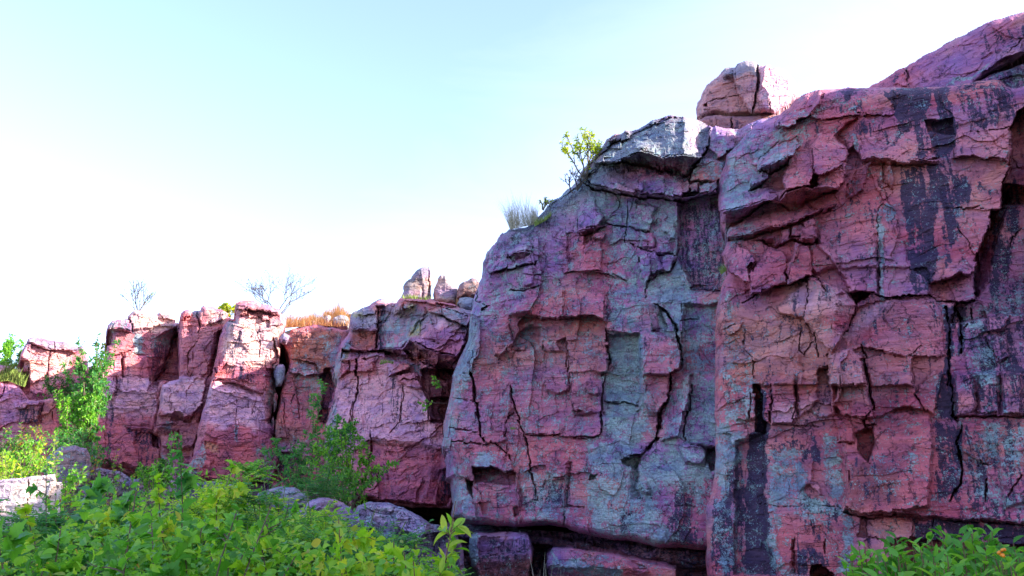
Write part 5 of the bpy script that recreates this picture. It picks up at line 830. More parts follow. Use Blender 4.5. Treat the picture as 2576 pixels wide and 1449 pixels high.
# unseen wall added for its shade: carries on to the right, out of the frame and round towards the viewer
def shade_wall():
    A = np.array([8.2, 10.0]); pts = [A, np.array([9.8, 8.0]), np.array([11.5, 3.5]), np.array([13, -3]), np.array([15, -14])]
    tops = [9.2, 9.5, 10.1, 10.5, 10.0]  # top heights shaped to place the shadow edge on ledge and pillars
    S = [0]
    for i in range(4): S.append(S[-1]+np.hypot(*(pts[i+1]-pts[i])))
    ss = np.arange(0, S[-1], .12); zz = np.arange(-.6, 10.9, .12)
    px = np.interp(ss, S, [a[0] for a in pts]); py = np.interp(ss, S, [a[1] for a in pts]); tp = np.interp(ss, S, tops)
    tx = np.gradient(px); ty = np.gradient(py); L = np.hypot(tx, ty); nxv = ty/L; nyv = -tx/L   # pointing to the viewer side
    flip = np.where(nxv*(0-px)+nyv*(0-py) < 0, -1, 1); nxv = nxv*flip; nyv = nyv*flip
    SS, ZZ = np.meshgrid(ss, zz); s = SS.ravel(); fr = (ZZ.ravel()+.6)/11.4
    z = -.6+fr*(np.tile(tp, len(zz))+.6)
    H = facets(s/1.8, z/2.2, 301, .45, .3)[0]*.5+facets(s/.7, z/.6, 303, .5, .3, 'near')[0]*.16+facets(s/.3, z/.3, 305)[0]*.06
    X = np.tile(px, len(zz))+np.tile(nxv, len(zz))*H; Y = np.tile(py, len(zz))+np.tile(nyv, len(zz))*H
    V = np.stack([X, Y, z], 1); nx = len(ss); ny = len(zz)
    k = (np.arange(ny-1)[:, None]*nx+np.arange(nx-1)[None]).ravel(); Q = [np.stack([k, k+1, k+nx+1, k+nx], 1)]
    # top goes back, and down to the plateau
    top = (ny-1)*nx+np.arange(nx); b1 = np.stack([X[top]-nxv*2.5, Y[top]-nyv*2.5, z[top]+.1], 1); b2 = np.stack([X[top]-nxv*4.5, Y[top]-nyv*4.5, np.full(nx, -.5)], 1)
    o1 = len(V)+np.arange(nx); o2 = o1+nx; V = np.concatenate([V, b1, b2])
    for a, b in ((top, o1), (o1, o2)): Q.append(np.stack([a[:-1], a[1:], b[1:], b[:-1]], 1))
    n = len(V); c = np.tile(np.array(PINK), (n, 1)); f = sstep(fbm(V[:, 1]*.8, V[:, 2]*.8, 77)*2+.5)[:, None]; c = c*(1-f)+np.array(MAUV)*f
    M = np.zeros((n, 3)); M[:, 0] = .25; M[:, 1] = .25
    o = mesh_np('rock_face', V, Q, ROCK, None, {'tint': c, 'marks': M}); child_keep(o, cliffs)
shade_wall()

# ================================================================= PLANTS
def leaf_mat(name, cols, trans=.52, rough=.45):
    m, t, b = new_mat(name); geo = t.nodes.new('ShaderNodeNewGeometry'); rnd = geo.outputs['Random Per Island']
    cr = t.nodes.new('ShaderNodeValToRGB'); cr.color_ramp.interpolation = 'LINEAR'; e = cr.color_ramp.elements
    while len(e) < len(cols): e.new(.5)
    for i, c in enumerate(cols): e[i].position = i/(len(cols)-1) if len(c) == 3 else c[3]; e[i].color = tuple(c[:3])+(1,)
    t.links.new(rnd, cr.inputs[0])
    n = noise(t, geo.outputs['Position'], 1.4, 4, .6).outputs[0]
    c = mixc(t, sm(t, n, .35, .65), mixc(t, 1.0, cr.outputs[0], (.72, .84, .95), 'MULTIPLY'), mixc(t, 1.0, cr.outputs[0], (1.22, 1.12, .9), 'MULTIPLY'))
    t.links.new(c, b.inputs['Base Color']); b.inputs['Roughness'].default_value = rough; b.inputs['Specular IOR Level'].default_value = .4
    tr = t.nodes.new('ShaderNodeBsdfTranslucent'); t.links.new(mixc(t, 1.0, c, (1.25, 1.25, .6), 'MULTIPLY'), tr.inputs[0])
    mx = t.nodes.new('ShaderNodeMixShader'); mx.inputs[0].default_value = trans
    t.links.new(b.outputs[0], mx.inputs[1]); t.links.new(tr.outputs[0], mx.inputs[2])
    t.links.new(mx.outputs[0], t.nodes['Material Output'].inputs[0]); return m
def bark_mat(name, a, b_):
    m, t, b = new_mat(name); geo = t.nodes.new('ShaderNodeNewGeometry')
    t.links.new(mixc(t, noise(t, geo.outputs['Position'], 25, 5, .7).outputs[0], a, b_), b.inputs['Base Color']); b.inputs['Roughness'].default_value = .85; return m
G1 = leaf_mat('leaf_fresh_green', [(0.074, 0.230, 0.024), (0.121, 0.365, 0.034), (0.203, 0.486, 0.047), (0.324, 0.567, 0.054)])
G7 = leaf_mat('leaf_undergrowth', [(.08, .25, .03, 0), (.16, .42, .04, .35), (.28, .54, .045, .7), (.42, .60, .05, .93), (.52, .40, .08, 1)])
G2 = leaf_mat('leaf_blue_green', [(0.041, 0.176, 0.061), (0.068, 0.257, 0.068), (0.108, 0.338, 0.068), (0.162, 0.405, 0.068)])
G3 = leaf_mat('leaf_yellow_green', [(0.162, 0.378, 0.027), (0.270, 0.513, 0.034), (0.405, 0.600, 0.041), (0.567, 0.600, 0.054)])
G4 = leaf_mat('leaf_dark_green', [(0.027, 0.095, 0.027), (0.047, 0.162, 0.034), (0.081, 0.230, 0.041), (0.121, 0.297, 0.047)])
G5 = leaf_mat('leaf_autumn_mixed', [(0.108, 0.297, 0.041, 0), (0.162, 0.378, 0.041, .5), (0.405, 0.405, 0.054, .75), (0.600, 0.297, 0.041, .9), (0.600, 0.162, 0.054, 1)])
G6 = leaf_mat('leaf_sunlit_yellow', [(0.270, 0.405, 0.041), (0.459, 0.513, 0.054), (0.600, 0.594, 0.068)])
BK = bark_mat('bark_brown', (.09, .06, .04), (.17, .12, .08)); SG = bark_mat('stem_green', (.08, .14, .03), (.14, .18, .05)); SR = bark_mat('stem_reddish', (.16, .07, .04), (.22, .12, .06))
BG = bark_mat('bark_grey', (.05, .04, .035), (.10, .08, .07)); DRY = bark_mat('grass_dry', (.36, .14, .06), (.56, .34, .16)); DRYL = leaf_mat('dry_blades', [(.30, .10, .05), (.44, .19, .09), (.50, .28, .15), (.34, .22, .09)], .3); BRL = leaf_mat('withered_leaf', [(.10, .06, .03), (.18, .14, .05)], .2); STR = bark_mat('grass_straw', (.34, .32, .22), (.46, .42, .30)); GRN = bark_mat('grass_green', (.10, .18, .03), (.26, .32, .06))

def leaf_oval(L=1., W=.42, n=5):
    V = [(0, 0, 0)]; 
    for i in range(1, n): 
        t = i/n; w = W*.5*math.sin(math.pi*t**.85)**.8; zz = -.16*t*t
        V += [(-w, t, zz+w*.35), (0, t, zz), (w, t, zz+w*.35)]
    V.append((0, 1, -.20)); F = [(0, 2, 1), (0, 3, 2)]
    for i in range(n-2):
        a = 1+i*3; F += [(a, a+1, a+4), (a, a+4, a+3), (a+1, a+2, a+5), (a+1, a+5, a+4)]
    a = 1+(n-2)*3; e = len(V)-1; F += [(a, a+1, e), (a+1, a+2, e)]
    return np.array(V)*np.array([L, L, L]), np.array(F)
def leaf_lobed():
    pts = [(0, 0), (.10, -.06), (.34, -.02), (.30, .12), (.52, .22), (.40, .34), (.55, .52), (.34, .52), (.30, .68), (.18, .66), (.10, .86), (0, 1.0)]
    right = pts; left = [(-x, y) for x, y in pts[1:-1]][::-1]; out = right+left
    V = [(0, .38, 0)]+[(x, y, .10*abs(x)-.22*y*y) for x, y in out]; n = len(out)
    return np.array(V), np.array([(0, 1+i, 1+(i+1) % n) for i in range(n)])
def leaf_simple():      # small pointed leaf: four faces
    V = [(0, 0, 0), (-.20, .38, .05), (.20, .38, .05), (0, .45, 0), (-.14, .75, 0), (.14, .75, 0), (0, 1, -.12)]
    return np.array(V), np.array([(0, 3, 1), (0, 2, 3), (1, 3, 4), (3, 2, 5), (4, 3, 6), (3, 5, 6)])
OV = leaf_oval(); OVW = leaf_oval(1., .62); NAR = leaf_oval(1., .26, 4); LOB = leaf_lobed(); SIM = leaf_simple()

def frames(D, up, roll):
    """local y -> D, local z near up"""
    D = D/np.maximum(np.linalg.norm(D, axis=1), 1e-6)[:, None]
    X = np.cross(D, up); X /= np.maximum(np.linalg.norm(X, axis=1), 1e-6)[:, None]; Z = np.cross(X, D)
    c, s = np.cos(roll)[:, None], np.sin(roll)[:, None]; X2 = X*c+Z*s; Z2 = -X*s+Z*c
    return np.stack([X2, D, Z2], 2)          # columns
def place(tmpl, P, D, size, rng, tilt=.5, upv=(0, -.25, 1)):
    V, F = tmpl; n = len(P)
    up = np.tile(np.array(upv, float), (n, 1))+rng.normal(0, tilt, (n, 3))
    R = frames(np.asarray(D, float), up, rng.normal(0, .35, n))
    S = np.asarray(size).reshape(-1, 1, 1)*np.ones((n, 1, 1))
    sc = np.stack([rng.uniform(.8, 1.15, n), np.ones(n), rng.uniform(.3, 2.2, n)], 1)[:, None, :]
    W = np.einsum('nij,nvj->nvi', R, V[None]*sc)*S+P[:, None, :]
    Fa = (F[None]+(np.arange(n)*len(V))[:, None, None])
    return W.reshape(-1, 3), Fa.reshape(-1, F.shape[1])
class Bag:
    def __init__(s): s.V = []; s.F = []; s.n = 0
    def add(s, V, F):
        if len(V): s.V.append(V); s.F.append(np.asarray(F)+s.n); s.n += len(V)
    def build(s, name, mat, parent, smooth=False):
        if not s.V: return None
        V = np.concatenate(s.V); 
        if parent: V = V-np.array(parent.location)
        tri = [f for f in s.F if f.shape[1] == 3]; qd = [f for f in s.F if f.shape[1] == 4]
        Fs = ([np.concatenate(tri)] if tri else [])+([np.concatenate(qd)] if qd else [])
        return mesh_np(name, V, Fs, mat, parent, smooth=smooth)
def tube(bag, pts, r0, r1, k=5):
    pts = np.asarray(pts, float); n = len(pts); T = np.gradient(pts, axis=0); T /= np.linalg.norm(T, axis=1)[:, None]+1e-9
    a = np.cross(T, [.3, .5, .8]); a /= np.linalg.norm(a, axis=1)[:, None]+1e-9; b = np.cross(T, a)
    r = np.linspace(r0, r1, n)[:, None, None]; th = np.arange(k)*2*math.pi/k
    V = pts[:, None]+r*(a[:, None]*np.cos(th)[None, :, None]+b[:, None]*np.sin(th)[None, :, None])
    i = np.arange(n-1)[:, None]*k; j = np.arange(k)[None]; j2 = (j+1) % k
    F = np.stack([i+j, i+j2, i+k+j2, i+k+j], 2).reshape(-1, 4); bag.add(V.reshape(-1, 3), F)
def curve(p0, d0, L, n, rng, bend=.25, grav=0.):
    P = [np.array(p0, float)]; d = np.array(d0, float); d /= np.linalg.norm(d)
    for i in range(n):
        d = d+rng.normal(0, bend/n**.5, 3)+np.array([0, 0, -grav/n]); d /= np.linalg.norm(d); P.append(P[-1]+d*L/n)
    return np.array(P)
def leafy(bag, P, rng, tmpl, size, n, spread=.9, start=.15, droop=-.1):
    """n leaves along path P"""
    t = rng.uniform(start, 1, n)**.85*(len(P)-1); i = np.minimum(t.astype(int), len(P)-2); f = (t-i)[:, None]
    pos = P[i]*(1-f)+P[i+1]*f; T = P[i+1]-P[i]; T /= np.linalg.norm(T, axis=1)[:, None]+1e-9
    side = rng.normal(0, 1, (n, 3)); side -= (side*T).sum(1)[:, None]*T; side /= np.linalg.norm(side, axis=1)[:, None]+1e-9
    D = T*(1-spread*.6)+side*spread+np.array([0, 0, droop]); V, F = place(tmpl, pos, D, size*rng.uniform(.55, 1.15, n), rng); bag.add(V, F)
def pinnate(bag, sb, p0, d, L, rng, pairs=8, size=.03, tmpl=SIM):
    """a feather-shaped compound leaf"""
    P = curve(p0, d, L, 5, rng, .10, .35); tube(sb, P, .0016, .0008, 3)
    T = P[-1]-P[0]; T /= np.linalg.norm(T)+1e-9; s = np.cross(T, [0, 0, 1.]); s /= np.linalg.norm(s)+1e-9
    k = np.arange(pairs); t = (.22+.76*k/pairs)*5; i = np.minimum(t.astype(int), 4); f = (t-i)[:, None]; pos = P[i]*(1-f)+P[i+1]*f
    pos = np.concatenate([pos, pos, P[-1:]]); D = np.concatenate([s+T*.45+np.zeros((pairs, 3)), -s+T*.45+np.zeros((pairs, 3)), T[None]])
    V, F = place(tmpl, pos, D, size*rng.uniform(.8, 1.1, len(pos)), rng, .12); bag.add(V, F)

def gz(x, y):
    r = sstep((np.array([y])-8)/14)*sstep((4-np.array([x]))/9); return float(r[0]*1.9-.15)

def plant(name, label, cat, base, height, spread, seed, leafm, stemm=SG, nst=6, tmpl=OV, size=.06, nl=60, twigs=4, lean=(0, 0), group=None, kind='leaf', pairs=8, thick=.008, low=.15, open_=.9, stem_name='stem', leaf_name='foliage', droop=-.1, rachis=.2):
    rng = np.random.RandomState(seed); root = empty(name, base); tag(root, label, cat, group)
    fb, sb = Bag(), Bag(); base = np.array(base, float)
    for s in range(nst):
        a = rng.uniform(0, 2*math.pi); rr = rng.uniform(.1, 1)**.6*spread; h = height*rng.uniform(.80, 1.0)*(1-.25*(rr/spread)**2)
        d = np.array([math.cos(a)*rr/height*.9+lean[0], math.sin(a)*rr/height*.9+lean[1], 1.0])
        b0 = base+np.array([math.cos(a), math.sin(a), 0])*rr*.25
        P = curve(b0, d, h, 8, rng, .30, .12); P[:, 2] *= 1; tube(sb, P, thick, thick*.35, 5)
        for w in range(twigs):
            t = rng.uniform(low, .97); q_ = t*8; i = min(int(q_), 7); p0 = P[i]*(1-(q_-i))+P[i+1]*(q_-i)
            az = rng.uniform(0, 2*math.pi); td = np.array([math.cos(az), math.sin(az), rng.uniform(.1, .9)])
            if kind == 'leaf':
                Lt = spread*rng.uniform(.35, .8)*(1.1-t*.6); Q_ = curve(p0, td, Lt, 5, rng, .35, .3); tube(sb, Q_, thick*.4, thick*.15, 3)
                leafy(fb, Q_, rng, tmpl, size, max(3, int(nl/(nst*twigs)*.75)+1), open_, .1, droop)
            else:
                Lt = spread*rng.uniform(.15, .45); Q_ = curve(p0, td, Lt, 4, rng, .3, .2); tube(sb, Q_, thick*.4, thick*.15, 3)
                for k in range(max(2, int(nl/(nst*twigs)))):
                    j = rng.randint(1, 5); az2 = rng.uniform(0, 2*math.pi)
                    pinnate(fb, sb, Q_[j], np.array([math.cos(az2), math.sin(az2), rng.uniform(0, .8)]), rachis*rng.uniform(.7, 1.2), rng, pairs, size, tmpl)
        if kind == 'leaf': leafy(fb, P[3:], rng, tmpl, size, max(3, int(nl/nst*.35)), open_, .0, droop)
    zz = np.concatenate([v[:, 2] for v in fb.V]); top_ = np.percentile(zz, 98.5)-base[2]; k_ = height/max(top_, .05)
    for B_ in (fb, sb):
        for v in B_.V: v[:, 2] = base[2]+(v[:, 2]-base[2])*k_
    sb.build(stem_name, stemm, root); fb.build(leaf_name, leafm, root); return root

def topat(u, v, d):
    """ground point, and height so that the top reaches (u, v) at distance d"""
    P = at(u, v, d); g = gz(P[0], P[1]); return (P[0], P[1], g), P[2]-g

THK = 'bushes of the thicket in the foreground'
# name, label, u, v(top), d, spread, leaf material, template, leaf size, leaves, stems, kind
thicket = [
 ('grapevine', 'broad-leaved vine mound with toothed yellow-green leaves at the centre of the thicket', 470,1232,5.0,.42, G3, LOB,.078, 700,9,'leaf'),
 ('grapevine', 'low sprawl of large lobed leaves along the bottom edge, right of the oak seedling', 760,1395,3.6,.65, G3, LOB,.066,800,12,'leaf'),
 ('grapevine', 'lobed yellow-green leaves spilling along the bottom edge under the lilac boulder', 1000,1400,3.8,.50, G3, LOB,.062,520,9,'leaf'),
 ('oak_seedling', 'young oak with big dull lobed leaves near the bottom edge', 265,1345,3.6,.38, G1, LOB,.105, 300,8,'leaf'),
 ('oak_seedling', 'young oak with bluish lobed leaves standing up left of the vine mound', 385,1205,5.2,.30, G2, LOB,.11, 200,6,'leaf'),
 ('oak_seedling', 'low oak with grey-green lobed leaves in the lower middle of the thicket', 560,1335,3.9,.40, G1, LOB,.085, 420,8,'leaf'),
 ('leafy_bush', 'bush of rounded mid-green leaves just left of the young bluish oak', 300,1180,6.8,.55, G1, OVW,.055,900,11,'leaf'),
 ('leafy_bush', 'bush with small leaves and red tips in front of the widest pillar', 290,1165,9.5,.55, G5, SIM,.05, 1100,12,'leaf'),
 ('leafy_bush', 'dense bright bush at the middle of the thicket, under the narrow pillar', 545,1190,8.0,.55, G1, OV,.055,1000,12,'leaf'),
 ('leafy_bush', 'fine-leaved bush at the lower left corner', 40,1360,4.6,.60, G2, SIM,.045,1300,14,'leaf'),
 ('leafy_bush', 'bush with dangling oval leaves in front of the sunlit ledge', 150,1255,5.4,.30, G2, OVW,.055,420,9,'leaf'),
 ('leafy_bush', 'tangled bush with brown and orange dying leaves low on the left', 205,1330,4.4,.50, G5, OV,.055,620,11,'leaf'),
 ('leafy_bush', 'mid-green bush between the oak and the feathery shrubs', 690,1255,6.2,.50, G1, OVW,.05, 900,11,'leaf'),
 ('leafy_bush', 'bushy growth at the bottom edge below the oak seedling', 400,1330,3.2,.55, G1, OVW,.055,800,12,'leaf'),
 ('feathery_shrub', 'feathery shrub of pinnate leaves rising against the dark gap', 590,1180,6.6,.42, G1, SIM,.042,460,9,'pin'),
 ('feathery_shrub', 'tallest of the feathery shrubs, in front of the domed boulder', 685,1222,6.0,.42, G3, SIM,.042,520,9,'pin'),
 ('feathery_shrub', 'feathery shrub before the flat-topped lilac boulder', 800,1262,5.6,.42, G2, SIM,.042,520,9,'pin'),
 ('feathery_shrub', 'feathery shrub with yellowing tips left of the large dark boulder', 905,1310,5.8,.40, G1, SIM,.042,460,9,'pin'),
 ('feathery_shrub', 'feathery shrub low down, between the lilac boulder and the bottom vine', 850,1355,4.8,.45, G2, SIM,.04,520,10,'pin'),
 ('feathery_shrub', 'small feathery shrub at the left edge beneath the sunlit ledge', 60,1300,5.0,.40, G2, SIM,.04,420,9,'pin'),
 ('feathery_shrub', 'yellow-green feathery shrub right of the vine mound', 620,1262,5.2,.38, G3, SIM,.04,450,9,'pin'),
]
for i, (nm, lb, u, v, d, sp, mt, tm, sz, nl, ns, kd) in enumerate(thicket):
    b, h = topat(u, v, d)
    plant(nm, lb, 'shrub' if nm != 'grapevine' else 'vine', b, h*1.0, sp*(d/5.0)**.5, 500+i, mt, SG if kd == 'pin' else BK, nst=ns, tmpl=tm, size=sz*.82, nl=int(nl*2.3), twigs=8 if kd == 'leaf' else 6, kind='leaf' if kd == 'leaf' else 'pin', group=THK, low=.3 if kd == 'pin' else .2)

# undergrowth that nobody could count, under and between the bushes
def undergrowth():
    rng = np.random.RandomState(9); bag = Bag(); N = 78000
    u = rng.uniform(-150, 1190, N); d = rng.uniform(3.2, 19, N)**1.0
    P = np.stack([(u-CX)/FOC*CP*d, d, np.zeros(N)], 1)
    g = sstep((P[:, 1]-8)/14)*sstep((4-P[:, 0])/9)*1.9-.2
    top = 1.6-.008*d-.04-.0009*np.clip(u-560, 0, 900)*d*.16+fbm(P[:, 0]*1.1, P[:, 1]*1.1, 3, 3)*.42
    top = np.where(u < 190, 1.6-.036*d-.08+.08*fbm(P[:, 0]*1.1, P[:, 1]*1.1, 3, 3), top)
    top = np.where(u < -900, top-.10*np.clip(d-3, 0, 6)*.35, top)
    z = g+(np.maximum(top-g, .15))*rng.uniform(.15, 1, N)**.6; P[:, 2] = z
    keep = d < 13; P = P[keep]; n = len(P)
    D = rng.normal(0, 1, (n, 3)); D[:, 2] *= .4
    m = rng.rand(n) < .4
    V, F = place(OVW, P[m], D[m], rng.uniform(.030, .062, m.sum()), rng, .6); bag.add(V, F)
    V, F = place(SIM, P[~m], D[~m], rng.uniform(.022, .05, (~m).sum()), rng, .6); bag.add(V, F)
    o = bag.build('undergrowth', G7, None); tag(o, 'tangled green undergrowth filling the space between the bushes', 'undergrowth', kind='stuff')
undergrowth()

# slender saplings with upright bright leaves, bottom centre
for i, (lb, u, v, d, sp) in enumerate([('bright sapling with upright pointed leaves, right one of the pair at the bottom centre', 1128,1345,3.6,.16), ('bright sapling with a few orange leaves, left one of the pair at the bottom centre', 1030,1340,3.7,.15)]):
    b, h = topat(u, v, d); plant('sapling', lb, 'sapling', b, h*1.02, sp, 640+i, G3, SR, nst=4, tmpl=OV, size=.085, nl=120, twigs=5, group='saplings at the bottom centre', low=.55, droop=.35, thick=.006)
# glossy shrub at the bottom right, near the viewer: domes of leafy shoots
def dome_shrub(lb, u, v, d, rx, sag, nsh, seed):
    rng = np.random.RandomState(seed); T = at(u, v, d); root = empty('dogwood_shrub', (T[0], T[1], -.15)); tag(root, lb, 'shrub', 'glossy shrubs at the bottom right'); sb, fb = Bag(), Bag()
    for k in range(nsh):
        a = rng.uniform(0, 2*math.pi); q_ = rng.uniform(0, 1)**.55; x = math.cos(a)*q_*rx; y = math.sin(a)*q_*rx*.9
        z = T[2]-sag*q_*q_-rng.uniform(0, .10)**1.0-.02; tip = np.array([T[0]+x, T[1]+y, z]); b0 = np.array([T[0]+x*.25, T[1]+y*.25, z-.42])
        m = (b0+tip)/2+np.array([x, y, 0])*.35; tt = np.linspace(0, 1, 8)[:, None]; P = b0*(1-tt)**2+2*m*tt*(1-tt)+tip*tt*tt; P += rng.normal(0, .004, P.shape); tube(sb, P, .0035, .0015, 4)
        if k % 6 == 0: tube(sb, np.array([[T[0], T[1], -.15], b0*[1, 1, .5], b0]), .012, .004, 5)
        nl = rng.randint(8, 13); t = np.linspace(.35, 1, nl)*7; i = np.minimum(t.astype(int), 6); f = (t-i)[:, None]; pos = P[i]*(1-f)+P[i+1]*f; az = np.arange(nl)*1.57+rng.uniform(0, 6)+rng.normal(0, .3, nl)
        D = np.stack([np.cos(az), np.sin(az), rng.uniform(-.15, .55, nl)+np.linspace(0, .7, nl)], 1); V, F = place(OV, pos, D, rng.uniform(.055, .085, nl)*np.where(np.arange(nl) > nl-3, .75, 1), rng, .35); fb.add(V, F)
    sb.build('stem', SR, root); fb.build('foliage', G1, root); return root
for i, (lb, u, v, d, rx, sag, nsh) in enumerate([('glossy shrub with pointed oval leaves, left end of the clump at the bottom right', 2235,1342,3.2,.20,.07, 44), ('glossy shrub with pointed oval leaves, tallest at the bottom right', 2425,1300,3.4,.20,.10, 56),
      ('glossy shrub at the right edge, bearing a little orange berry cluster', 2570,1362,3.0,.22,.08, 50), ('low glossy shrub along the bottom edge at the right', 2340,1362,3.1,.26,.08, 66)]):
    r_ = dome_shrub(lb, u, v, d, rx, sag, nsh, 660+i)
    if i == 2:
        bb = Bag(); rng = np.random.RandomState(4); c0 = at(2519, 1391, 2.72)
        for k in range(9):
            c = c0+rng.normal(0, .006, 3); th = np.linspace(0, math.pi, 6)
            ph = np.arange(8)*math.pi/4; S = np.array([[math.sin(a)*math.cos(b2), math.sin(a)*math.sin(b2), math.cos(a)] for a in th for b2 in ph])*.0055+c
            F = np.array([[r*8+j, r*8+(j+1) % 8, (r+1)*8+(j+1) % 8, (r+1)*8+j] for r in range(5) for j in range(8)]); bb.add(S, F)
        m, t, b_ = new_mat('berry'); b_.inputs['Base Color'].default_value = (.8, .25, .01, 1); b_.inputs['Roughness'].default_value = .3; bb.build('berries', m, r_, True)

# shrubs against the rocks
def at_plant(nm, lb, cat, u, vtop, vbase, d, sp, mt, seed, **k):
    B = at(u, vbase, d); T = at(u, vtop, d); return plant(nm, lb, cat, tuple(B), T[2]-B[2], sp, seed, mt, **k)
at_plant('tall_shrub', 'tall airy shrub climbing in front of the cleft between rusty pillar and low cliff', 'shrub', 785,975,1300,15.5,.66, G2,701, stemm=SG, nst=7, tmpl=OV, size=.08, nl=1900, twigs=10, low=.2, thick=.012)
at_plant('tall_shrub', 'dense leafy shrub at the foot of the low cliff, right of the tall airy one', 'shrub', 860,1065,1310,15.2,.72, G1,702, stemm=BK, nst=10, tmpl=OV, size=.075, nl=2600, twigs=9, low=.15, thick=.012)
at_plant('tall_shrub', 'low leafy shrub at the bottom of the dark cleft', 'shrub', 745,1110,1300,15.8,.55, G2,703, stemm=BK, nst=8, tmpl=OV, size=.075, nl=1000, twigs=7, low=.2, thick=.012)
at_plant('feathery_shrub', 'feathery shrub in the mouth of the dark gap below the pillars', 'shrub', 820,1170,1310,13.0,.40, G2,704, nst=7, size=.045, nl=200, twigs=6, kind='pin', rachis=.3, tmpl=SIM, low=.3)
at_plant('shade_bush', 'small dark bush at the foot of the narrow pillar', 'bush', 395,1150,1240,18,.35, G4,705, stemm=BK, nst=8, tmpl=OVW, size=.07, nl=700, twigs=6)
at_plant('shade_bush', 'small yellowish bush at the foot of the widest pillar', 'bush', 372,1165,1235,17,.22, G1,706, stemm=BK, nst=7, tmpl=SIM, size=.07, nl=500, twigs=6)
# vine hanging down the narrow pillar
def hanging(lb, path, d, n, mt, seed, size=.08, wid=.07):
    rng = np.random.RandomState(seed); P = np.array([at(u, v, d) for u, v in path]); root = empty('hanging_vine', tuple(P[0])); tag(root, lb, 'vine')
    sb, fb = Bag(), Bag(); tt = np.linspace(0, len(P)-1, 20); PP = np.stack([np.interp(tt, range(len(P)), P[:, k]) for k in range(3)], 1); tube(sb, PP, .01, .004)
    for k in range(3):
        QQ = PP+rng.normal(0, wid, 3)*np.array([1, .4, .2])+np.cumsum(rng.normal(0, .012, PP.shape), 0); leafy(fb, QQ, rng, OVW, size, n//3, .9, 0, -.5); tube(sb, QQ, .005, .003, 3)
    sb.build('stem', SG, root); fb.build('foliage', mt, root)
hanging('green vine hanging down the lower face of the narrow pillar', [(440,1085), (436,1120), (440,1160), (445,1210)], 19.6, 240, G2, 711)
# climbing shrub between the far-left stack and the widest pillar
at_plant('climbing_shrub', 'tall bright green shrub filling the gap left of the widest pillar', 'shrub', 215,868,1130,20.0,.48, G2,721, stemm=BK, nst=16, tmpl=OV, size=.085, nl=4200, twigs=10, low=.1, thick=.02, lean=(-.08, 0))
at_plant('climbing_shrub', 'green shrub reaching left in front of the shaded wall at the far left', 'shrub', 185,985,1140,19.5,.55, G1,722, stemm=BK, nst=10, tmpl=OV, size=.085, nl=2400, twigs=9, low=.15, thick=.02)
at_plant('climbing_shrub', 'sunlit yellow-green top growth peeping out beside the widest pillar', 'shrub', 262,840,960,25.0,.55, G6,723, stemm=BK, nst=7, tmpl=OV, size=.12, nl=500, twigs=7, low=.3, thick=.02)
at_plant('shade_bush', 'dark low bush growing on the ledge of the farthest stack', 'bush', 150,945,1015,24.5,.55, G4,724, stemm=BK, nst=9, tmpl=SIM, size=.09, nl=1100, twigs=7)
at_plant('skyline_bush', 'green bush on the skyline at the very left edge', 'bush', 22,852,960,28.5,.55, G1,725, stemm=BG, nst=12, tmpl=SIM, size=.10, nl=2200, twigs=7)
at_plant('skyline_bush', 'small golden-green bush on the skyline between the narrow and the brightest pillar', 'bush', 573,765,800,23.2,.32, G6,726, stemm=BK, nst=8, tmpl=OVW, size=.10, nl=380, twigs=6)
# weeds on the left slope
weeds = [('weedy_bush', 'reddish-brown topped weed bush beneath the shaded wall at the far left', 70,1075,14.5,.45, G5,SIM,.06,900), ('weedy_bush', 'green weed bush in front of the squat grey boulder', 100,1110,14.0,.45, G1,OVW,.055,900), ('weedy_bush', 'dark green weed bush at the left edge of the picture, above the sunlit ledge', 5,1085,14.2,.5, G4,SIM,.07,900),
 ('weedy_bush', 'yellow-tipped weed bush above the sunlit ledge', 45,1130,13.4,.45, G3,SIM,.055,900), ('weedy_bush', 'leafy weed bush beside the bright milkweed stalk', 160,1160,13.2,.32, G1,OVW,.05,520), ('weedy_bush', 'shadowy weed bush behind the squat grey boulder', 190,1080,18.5,.75, G2,SIM,.09,1100)]
for i, (nm, lb, u, v, d, sp, mt, tm, sz, nl) in enumerate(weeds):
    b, h = topat(u, v, d); hh = min(h, .95); B = (b[0], b[1], b[2]+h-hh); plant(nm, lb, 'bush', B, hh, sp, 740+i, mt, BK, nst=10, tmpl=tm, size=sz, nl=nl, twigs=7, group='weed bushes on the left slope')
def milkweed(lb, u, v0, v1, d, seed, mt=G6, n=14, size=.10):
    rng = np.random.RandomState(seed); B = at(u, v1, d); T = at(u-2, v0, d); root = empty('milkweed_stalk', tuple(B)); tag(root, lb, 'plant', 'milkweed stalks')
    sb, fb = Bag(), Bag(); P = curve(B, T-B, np.linalg.norm(T-B), 8, rng, .08); tube(sb, P, .006, .003)
    k = np.arange(n); t = np.linspace(.15, 1, n)*8; i = np.minimum(t.astype(int), 7); f = (t-i)[:, None]; pos = P[i]*(1-f)+P[i+1]*f; a = k*2.1
    D = np.stack([np.cos(a), np.sin(a)*.7, np.linspace(.3, 1.0, n)], 1); V, F = place(OV, pos, D, size*np.linspace(1.1, .7, n), rng, .2); fb.add(V, F)
    sb.build('stem', SG, root); fb.build('foliage', mt, root)
milkweed('upright milkweed catching the sun in front of the squat grey boulder', 136,1090,1200,12.9,751)
milkweed('short milkweed with pale sunlit leaves above the sunlit ledge at the left', 55,1148,1225,12.9,752, n=9, size=.09)

